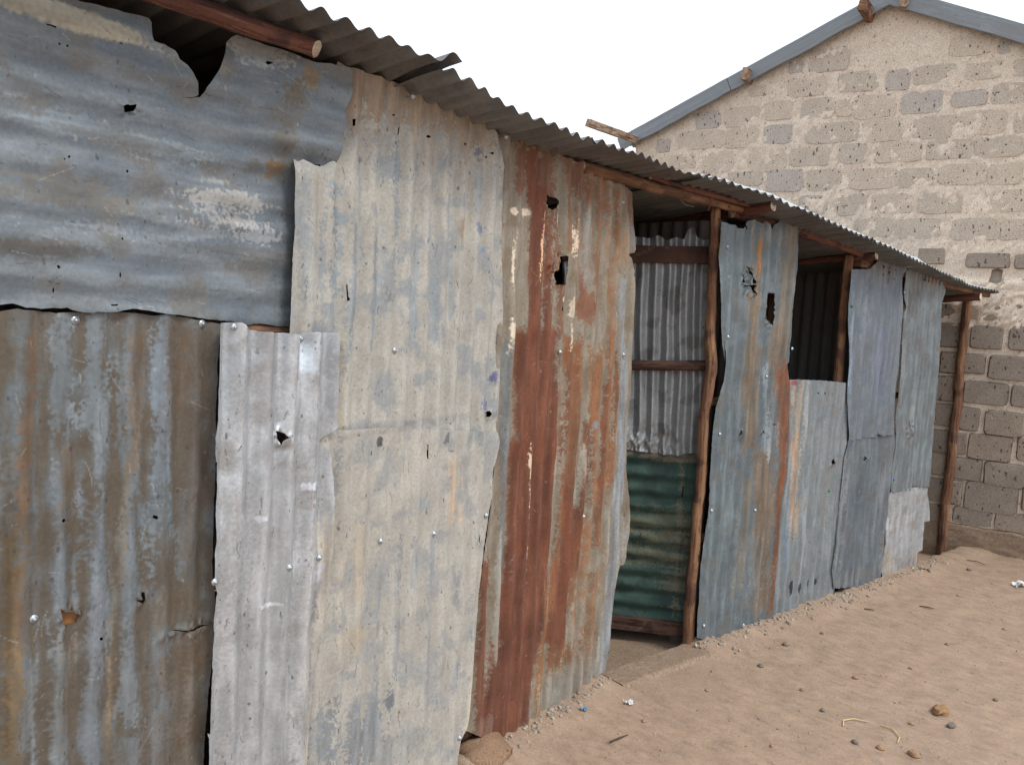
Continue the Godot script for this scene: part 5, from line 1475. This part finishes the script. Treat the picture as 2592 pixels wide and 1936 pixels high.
		[1, -1.382, 0.398, 0.027, 0.043, 0, 116, 124, 130, 0.8, 0.9],
		[1, -1.327, 0.214, 0.141, 0.062, 0, 140, 140, 138, 0.6, 0.9],
		[0, -1.116, 1.141, -1.108, 0.948, 0.021, 190, 158, 128, 0.6, 0.9],
		[1, -1.461, 1.239, 0.01, 0.017, 0, 70, 66, 70, 0.8, 0.5],
		[1, -1.153, 1.218, 0.013, 0.022, 0, 84, 90, 92, 0.7, 0.8],
		[1, -1.009, 1.21, 0.068, 0.036, 0, 140, 146, 146, 0.6, 0.9],
		[1, -1.26, 1.016, 0.036, 0.034, 0, 150, 160, 168, 0.5, 0.9],
		[0, -1.528, 0.98, -1.528, 0.777, 0.04, 172, 156, 134, 0.5, 0.9],
		[1, -1.522, 0.649, 0.061, 0.048, 0, 176, 158, 134, 0.5, 0.9],
		[1, -1.421, 1.266, 0.433, 0.008, 0, 150, 146, 140, 0.5, 0.9],
		[0, -0.914, 0.717, -0.955, 0.157, 0.026, 184, 172, 148, 0.6, 0.6]],
	"E": [
		[0, -0.84, 2.234, -0.824, 2.065, 0.04, 120, 80, 62, 0.8, 0.5],
		[0, -0.71, 2.238, -0.702, 2.062, 0.08, 114, 76, 60, 0.85, 0.5],
		[0, -0.501, 2.233, -0.444, 2.087, 0.08, 118, 80, 60, 0.8, 0.6],
		[0, -0.31, 2.21, -0.317, 2.093, 0.065, 126, 92, 68, 0.75, 0.6],
		[0, -0.732, 2.1, -0.678, 1.541, 0.054, 112, 67, 48, 0.95, 0.35],
		[0, -0.79, 2.243, -0.724, 2.017, 0.052, 112, 67, 48, 0.85, 0.5],
		[0, -0.66, 2.026, -0.619, 1.552, 0.026, 112, 67, 48, 0.85, 0.6],
		[0, -0.6, 2.012, -0.517, 1.553, 0.021, 116, 76, 56, 0.7, 0.9],
		[0, -0.407, 1.854, -0.404, 1.733, 0.031, 130, 82, 62, 0.7, 0.7],
		[1, -0.356, 1.683, 0.086, 0.064, 0, 132, 84, 60, 0.75, 0.6],
		[0, -0.173, 2.208, -0.131, 1.888, 0.042, 140, 108, 80, 0.6, 0.7],
		[0, -0.209, 1.941, -0.16, 1.555, 0.03, 140, 104, 78, 0.65, 0.7],
		[0, -0.36, 2.179, -0.335, 1.871, 0.015, 140, 100, 78, 0.5, 0.8],
		[0, -0.399, 2.06, -0.367, 1.781, 0.044, 152, 152, 146, 0.7, 0.5],
		[0, -0.096, 1.798, -0.052, 1.556, 0.037, 140, 146, 150, 0.7, 0.6],
		[0, -0.687, 1.583, -0.644, 1.104, 0.137, 112, 67, 48, 0.95, 0.3],
		[0, -0.659, 1.175, -0.649, 0.734, 0.153, 112, 67, 48, 0.95, 0.3],
		[0, -0.655, 0.795, -0.674, 0.383, 0.154, 112, 67, 48, 0.95, 0.3],
		[0, -0.447, 1.546, -0.392, 0.96, 0.056, 128, 84, 58, 0.8, 0.6],
		[0, -0.397, 1.003, -0.415, 0.218, 0.057, 112, 67, 48, 0.85, 0.5],
		[0, -0.285, 1.195, -0.312, 0.488, 0.036, 112, 67, 48, 0.8, 0.6],
		[0, -0.135, 1.217, -0.172, 0.659, 0.034, 128, 84, 58, 0.75, 0.6],
		[0, -0.679, 0.435, -0.769, 0.016, 0.164, 108, 64, 46, 0.95, 0.35],
		[0, -0.916, 0.75, -0.903, 0.089, 0.032, 110, 66, 48, 0.85, 0.5],
		[0, -0.443, 1.505, -0.437, 1.113, 0.04, 126, 82, 56, 0.7, 0.8],
		[0, -0.27, 1.483, -0.245, 1.192, 0.032, 132, 84, 52, 0.7, 0.8],
		[0, -0.156, 1.548, -0.098, 0.92, 0.034, 134, 82, 50, 0.7, 0.7],
		[0, -0.327, 0.886, -0.377, 0.558, 0.07, 112, 67, 48, 0.85, 0.7],
		[0, -0.276, 1.031, -0.322, 0.579, 0.04, 128, 84, 58, 0.75, 0.8],
		[0, -0.423, 0.645, -0.478, 0.292, 0.063, 116, 66, 44, 0.85, 0.6],
		[0, -0.504, 0.556, -0.54, 0.032, 0.022, 140, 96, 58, 0.85, 0.6],
		[0, -0.158, 0.542, -0.234, -0.036, 0.042, 132, 90, 60, 0.6, 0.9],
		[1, -0.379, 0.229, 0.117, 0.069, 0, 124, 82, 54, 0.7, 0.8],
		[0, -0.87, 1.544, -0.811, 0.689, 0.027, 112, 116, 118, 0.8, 0.6],
		[0, -0.06, 1.548, 0.011, 0.906, 0.035, 138, 144, 150, 0.85, 0.5],
		[0, 0.007, 0.953, -0.033, 0.036, 0.046, 142, 146, 150, 0.85, 0.5],
		[0, -0.518, 1.546, -0.503, 0.975, 0.012, 158, 150, 134, 0.75, 0.5],
		[0, -0.503, 0.975, -0.507, 0.408, 0.014, 158, 150, 132, 0.7, 0.6],
		[0, -0.846, 0.831, -0.835, 0.342, 0.011, 160, 156, 146, 0.75, 0.5],
		[1, -0.286, 0.075, 0.225, 0.107, 0, 146, 144, 138, 0.6, 0.9],
		[0, -0.341, 1.093, -0.342, 0.845, 0.031, 158, 158, 148, 0.75, 0.7],
		[0, -0.312, 0.577, -0.344, 0.251, 0.028, 156, 152, 138, 0.6, 0.8],
		[1, -0.883, 0.111, 0.076, 0.041, 0, 130, 112, 100, 0.5, 0.8],
		[0, -0.524, 1.474, -0.486, 1.111, 0.012, 112, 67, 48, 0.52328, 0.8],
		[0, -0.466, 0.884, -0.533, 0.336, 0.009, 128, 84, 58, 0.682119, 0.8],
		[0, -0.427, 0.98, -0.495, 0.416, 0.018, 128, 84, 58, 0.830036, 0.8],
		[0, -0.405, 1.08, -0.43, 0.771, 0.019, 128, 84, 58, 0.557686, 0.8],
		[0, -0.379, 0.908, -0.457, 0.275, 0.019, 112, 67, 48, 0.795676, 0.8],
		[0, -0.363, 1.263, -0.343, 0.952, 0.013, 120, 78, 52, 0.597999, 0.8],
		[0, -0.304, 0.934, -0.382, 0.299, 0.02, 112, 67, 48, 0.818105, 0.8],
		[0, -0.287, 0.883, -0.36, 0.289, 0.014, 120, 78, 52, 0.648306, 0.8],
		[0, -0.271, 1.209, -0.26, 0.9, 0.02, 112, 67, 48, 0.528376, 0.8],
		[0, -0.24, 0.786, -0.294, 0.342, 0.026, 140, 98, 68, 0.550772, 0.8],
		[0, -0.238, 1.498, -0.195, 0.857, 0.027, 140, 98, 68, 0.564296, 0.8],
		[0, -0.163, 1.094, -0.202, 0.584, 0.015, 140, 98, 68, 0.535343, 0.8],
		[0, -0.174, 1.373, -0.151, 0.795, 0.015, 112, 67, 48, 0.615873, 0.8],
		[0, -0.118, 1.192, -0.095, 0.965, 0.011, 140, 98, 68, 0.757207, 0.8],
		[0, -0.113, 1.534, -0.069, 1.189, 0.015, 120, 78, 52, 0.801481, 0.8],
		[0, -0.514, 2.052, -0.503, 1.895, 0.018, 128, 84, 58, 0.712929, 0.8],
		[0, -0.49, 2.169, -0.465, 1.883, 0.008, 136, 96, 70, 0.600582, 0.8],
		[0, -0.435, 2.123, -0.415, 1.891, 0.012, 136, 96, 70, 0.60001, 0.8],
		[0, -0.391, 2.197, -0.354, 1.822, 0.008, 128, 84, 58, 0.421773, 0.8],
		[0, -0.322, 2.101, -0.281, 1.702, 0.02, 128, 84, 58, 0.591181, 0.8],
		[0, -0.282, 2.183, -0.27, 2.029, 0.02, 136, 96, 70, 0.670827, 0.8],
		[0, -0.21, 2.004, -0.182, 1.727, 0.009, 136, 96, 70, 0.543718, 0.8],
		[0, -0.183, 2.17, -0.163, 1.955, 0.014, 128, 84, 58, 0.574503, 0.8],
		[1, -0.86, 1.997, 0.013, 0.015, 0, 222, 206, 184, 0.95, 0.6],
		[1, -0.789, 2.001, 0.024, 0.015, 0, 222, 206, 184, 0.95, 0.6],
		[0, -0.849, 1.859, -0.847, 1.772, 0.005, 222, 206, 184, 0.9, 0.6],
		[0, -0.685, 1.938, -0.679, 1.848, 0.008, 224, 186, 150, 0.9, 1.1],
		[0, -0.481, 1.974, -0.476, 1.899, 0.009, 222, 206, 184, 0.85, 1.1],
		[1, -0.459, 1.668, 0.02, 0.04, 0, 222, 206, 184, 0.85, 1.1],
		[0, -0.845, 1.597, -0.838, 1.545, 0.01, 222, 206, 184, 0.9, 0.7],
		[1, -0.527, 1.702, 0.008, 0.01, 0, 222, 206, 184, 0.9, 0.4],
		[0, -0.593, 2.018, -0.591, 1.975, 0.005, 222, 206, 184, 0.8, 0.6],
		[0, -0.45, 1.582, -0.446, 1.546, 0.009, 222, 206, 184, 0.85, 0.8],
		[0, -0.686, 1.118, -0.673, 1.038, 0.008, 222, 206, 184, 0.85, 0.9],
		[0, -0.668, 0.983, -0.671, 0.943, 0.007, 222, 206, 184, 0.8, 0.8],
		[0, -0.664, 0.837, -0.656, 0.634, 0.007, 222, 206, 184, 0.8, 1.1],
		[1, -0.235, 1.191, 0.012, 0.015, 0, 120, 130, 150, 0.7, 0.6]],
	"E2": [
		[0, -0.052, 2.203, -0.032, 2.058, 0.047, 120, 84, 66, 0.8, 0.4]],
	"G": [
		[0, 0.896, 2.095, 0.901, 1.671, 0.032, 138, 106, 76, 0.75, 0.8],
		[0, 0.901, 2.061, 0.908, 1.927, 0.012, 160, 108, 60, 0.7, 0.8],
		[0, 0.891, 1.742, 0.917, 1.288, 0.044, 124, 106, 86, 0.75, 0.7],
		[0, 1.186, 2.183, 1.167, 1.605, 0.061, 126, 112, 94, 0.7, 0.7],
		[0, 1.148, 1.642, 1.189, 1.281, 0.08, 122, 104, 86, 0.75, 0.7],
		[0, 1.243, 1.463, 1.271, 1.279, 0.03, 122, 80, 58, 0.8, 0.6],
		[0, 1.208, 1.455, 1.317, 0.802, 0.059, 120, 76, 54, 0.85, 0.6],
		[0, 1.28, 0.85, 1.29, 0.057, 0.044, 116, 72, 48, 0.85, 0.6],
		[0, 0.902, 1.546, 0.962, 0.984, 0.06, 120, 102, 82, 0.75, 0.7],
		[0, 1.087, 0.996, 1.199, 0.087, 0.084, 118, 98, 78, 0.75, 0.7],
		[0, 0.965, 0.835, 0.956, 0.245, 0.033, 112, 98, 78, 0.6, 0.8],
		[0, 1.047, 1.402, 1.1, 0.974, 0.026, 140, 150, 158, 0.6, 0.8],
		[0, 1.135, 1.305, 1.16, 1.013, 0.03, 136, 140, 142, 0.5, 0.8],
		[1, 0.765, 0.647, 0.102, 0.317, 0, 112, 124, 126, 0.5, 0.9],
		[1, 1.051, 0.337, 0.169, 0.158, 0, 124, 128, 128, 0.4, 0.9],
		[0, 0.617, 2.121, 0.689, 1.385, 0.029, 112, 124, 130, 0.5, 0.7],
		[1, 1.014, 2.107, 0.138, 0.042, 0, 132, 132, 126, 0.6, 0.7],
		[1, 0.941, 1.78, 0.032, 0.043, 0, 150, 134, 124, 0.6, 0.5]],
	"H": [
		[0, 1.413, 1.329, 1.491, 0.459, 0.045, 166, 146, 126, 0.7, 0.8],
		[0, 1.408, 1.041, 1.432, 0.558, 0.021, 180, 140, 106, 0.6, 0.9],
		[1, 1.376, 1.338, 0.035, 0.011, 0, 150, 70, 70, 0.8, 0.8],
		[0, 1.477, 1.344, 1.624, 0.236, 0.024, 150, 154, 154, 0.6, 0.8],
		[0, 1.396, 0.929, 1.425, 0.269, 0.015, 120, 142, 162, 0.6, 0.7],
		[1, 1.509, 0.161, 0.015, 0.04, 0, 46, 48, 52, 0.95, 0.5],
		[1, 1.61, 0.136, 0.024, 0.034, 0, 46, 48, 52, 0.95, 0.4],
		[1, 1.7, 0.15, 0.015, 0.03, 0, 46, 48, 52, 0.95, 0.4],
		[1, 1.787, 0.143, 0.018, 0.025, 0, 46, 48, 52, 0.95, 0.4],
		[1, 1.735, 0.511, 0.049, 0.026, 0, 160, 162, 164, 0.6, 0.9],
		[0, 1.684, 0.823, 1.753, 0.215, 0.048, 112, 118, 122, 0.5, 0.9]],
	"I1": [
		[1, 2.24, 2.035, 0.135, 0.078, 0, 130, 124, 118, 0.6, 0.8],
		[0, 2.296, 2.025, 2.294, 1.959, 0.018, 112, 76, 60, 0.7, 0.7],
		[1, 2.092, 2.031, 0.173, 0.028, 0, 124, 116, 108, 0.6, 0.7],
		[0, 1.847, 1.978, 1.958, 1.295, 0.019, 138, 156, 172, 0.6, 0.6],
		[0, 1.995, 1.933, 2.087, 1.292, 0.02, 136, 146, 156, 0.4, 0.9],
		[0, 2.285, 1.659, 2.336, 1.248, 0.077, 112, 116, 134, 0.6, 0.7]],
	"I2": [
		[0, 2.019, 0.972, 2, 0.221, 0.031, 136, 136, 138, 0.6, 0.8],
		[0, 2.206, 0.817, 2.207, 0.234, 0.073, 88, 96, 102, 0.5, 0.8],
		[0, 2.477, 0.758, 2.503, 0.14, 0.047, 122, 126, 130, 0.5, 0.8],
		[1, 2.269, 0.094, 0.281, 0.039, 0, 120, 118, 114, 0.6, 0.8]],
	"J": [
		[0, 2.665, 2.037, 2.636, 1.744, 0.02, 92, 88, 82, 0.7, 0.8],
		[0, 2.795, 2.031, 2.703, 1.824, 0.017, 98, 94, 88, 0.6, 0.8],
		[1, 2.861, 1.973, 0.262, 0.062, 0, 132, 128, 122, 0.6, 0.8],
		[0, 2.821, 1.497, 2.88, 0.643, 0.03, 134, 144, 144, 0.5, 0.9],
		[0, 2.738, 1.497, 2.778, 0.634, 0.021, 98, 104, 106, 0.5, 0.9],
		[0, 3.013, 1.401, 3.055, 0.627, 0.044, 116, 128, 128, 0.5, 0.9]],
	"J2": [
		[1, 2.693, 0.096, 0.083, 0.091, 0, 166, 154, 138, 0.7, 0.8],
		[1, 3.055, 0.068, 0.113, 0.074, 0, 150, 138, 130, 0.6, 0.8],
		[1, 2.839, 0.381, 0.171, 0.061, 0, 176, 174, 178, 0.5, 0.9]],
}
const STONES := [
	[-1.402, -1.11, 3.768, 3.925, 0],
	[-0.361, -0.115, 3.775, 3.888, 0],
	[-0.035, 0.018, 3.762, 3.836, 0],
	[-1.565, -1.472, 3.79, 3.849, 0],
	[-1.569, -1.268, 3.587, 3.713, 0],
	[-1.159, -0.877, 3.581, 3.711, 0],
	[-0.787, -0.653, 3.567, 3.694, 0],
	[-0.598, -0.327, 3.588, 3.696, 0],
	[-0.24, 0.008, 3.589, 3.687, 0],
	[0.071, 0.212, 3.583, 3.671, 0],
	[-1.899, -1.774, 3.628, 3.68, 0],
	[-2.363, -2.154, 3.383, 3.5, 0],
	[-2.1, -1.809, 3.374, 3.51, 0],
	[-1.743, -1.535, 3.408, 3.533, 0],
	[-1.443, -1.188, 3.387, 3.529, 0],
	[-1.156, -1.053, 3.395, 3.493, 0],
	[-1.023, -0.724, 3.359, 3.52, 0],
	[-0.66, -0.399, 3.37, 3.511, 0],
	[-0.311, -0.105, 3.396, 3.479, 0],
	[-0.042, 0.192, 3.385, 3.511, 0],
	[-2.723, -2.622, 3.202, 3.286, 0],
	[-2.526, -2.103, 3.207, 3.334, 0],
	[-2.077, -1.795, 3.198, 3.334, 0],
	[-1.735, -1.527, 3.208, 3.337, 0],
	[-1.385, -0.981, 3.187, 3.319, 0],
	[-0.936, -0.663, 3.169, 3.322, 0],
	[-0.562, -0.263, 3.175, 3.307, 0],
	[-0.239, 0.044, 3.175, 3.327, 0],
	[0.121, 0.274, 3.169, 3.309, 0],
	[-2.59, -2.354, 3.044, 3.126, 0],
	[-2.277, -2.013, 2.992, 3.144, 0],
	[-1.85, -1.552, 2.979, 3.136, 0],
	[-1.503, -1.203, 3.005, 3.132, 0],
	[-1.109, -0.919, 3.012, 3.136, 0],
	[-0.813, -0.515, 3.002, 3.129, 0],
	[-0.46, -0.152, 3.006, 3.13, 0],
	[-0.119, 0.165, 3.003, 3.123, 0],
	[-2.02, -1.748, 2.865, 2.954, 0],
	[-1.676, -1.401, 2.801, 2.955, 0],
	[-1.335, -1.09, 2.798, 2.94, 0],
	[-0.996, -0.659, 2.801, 2.93, 0],
	[-0.644, -0.411, 2.798, 2.916, 0],
	[-0.357, -0.053, 2.809, 2.932, 0],
	[-0.014, 0.183, 2.805, 2.925, 0],
	[-1.385, -1.186, 2.606, 2.733, 0],
	[-1.073, -0.868, 2.592, 2.732, 0],
	[-0.823, -0.538, 2.603, 2.724, 0],
	[-0.48, -0.197, 2.596, 2.721, 0],
	[0.019, 0.253, 2.586, 2.729, 0],
	[-0.93, -0.669, 2.418, 2.532, 0],
	[-0.624, -0.319, 2.4, 2.528, 0],
	[-0.22, 0.078, 2.391, 2.522, 0],
	[0.105, 0.349, 2.383, 2.51, 0],
	[-0.457, -0.257, 2.187, 2.313, 1],
	[-0.123, 0.178, 2.167, 2.277, 1],
	[0.202, 0.408, 2.163, 2.271, 1],
	[0.028, 0.297, 1.764, 1.902, 1],
	[-0.272, -0.141, 1.762, 1.891, 1],
	[-0.12, 0.012, 1.766, 1.893, 1],
	[-0.034, 0.185, 1.552, 1.738, 1],
	[0.217, 0.456, 1.56, 1.744, 1],
	[-0.264, -0.06, 1.55, 1.745, 1],
	[-0.058, 0.087, 1.358, 1.512, 1],
	[0.106, 0.375, 1.33, 1.512, 1],
	[-0.224, -0.077, 1.344, 1.516, 1],
	[-0.043, 0.256, 1.133, 1.303, 1],
	[0.273, 0.505, 1.137, 1.297, 1],
	[-0.326, -0.077, 1.13, 1.326, 1],
	[-0.049, 0.083, 0.914, 1.102, 1],
	[0.121, 0.38, 0.906, 1.092, 1],
	[-0.307, -0.083, 0.932, 1.108, 1],
	[-0.05, 0.011, 0.726, 0.893, 1],
	[0.025, 0.318, 0.707, 0.904, 1],
	[0.348, 0.597, 0.733, 0.919, 1],
	[-0.314, -0.077, 0.732, 0.902, 1],
	[-0.05, 0.136, 0.527, 0.705, 1],
	[0.152, 0.427, 0.52, 0.703, 1],
	[-0.323, -0.079, 0.542, 0.722, 1],
	[-0.058, 0.021, 0.329, 0.525, 1],
	[0.037, 0.393, 0.312, 0.536, 1],
	[0.412, 0.686, 0.366, 0.553, 1],
	[-0.317, -0.079, 0.329, 0.521, 1],
	[-0.029, 0.24, 0.196, 0.321, 2],
	[0.256, 0.528, 0.192, 0.332, 2],
	[-0.365, -0.05, 0.167, 0.31, 2],
]
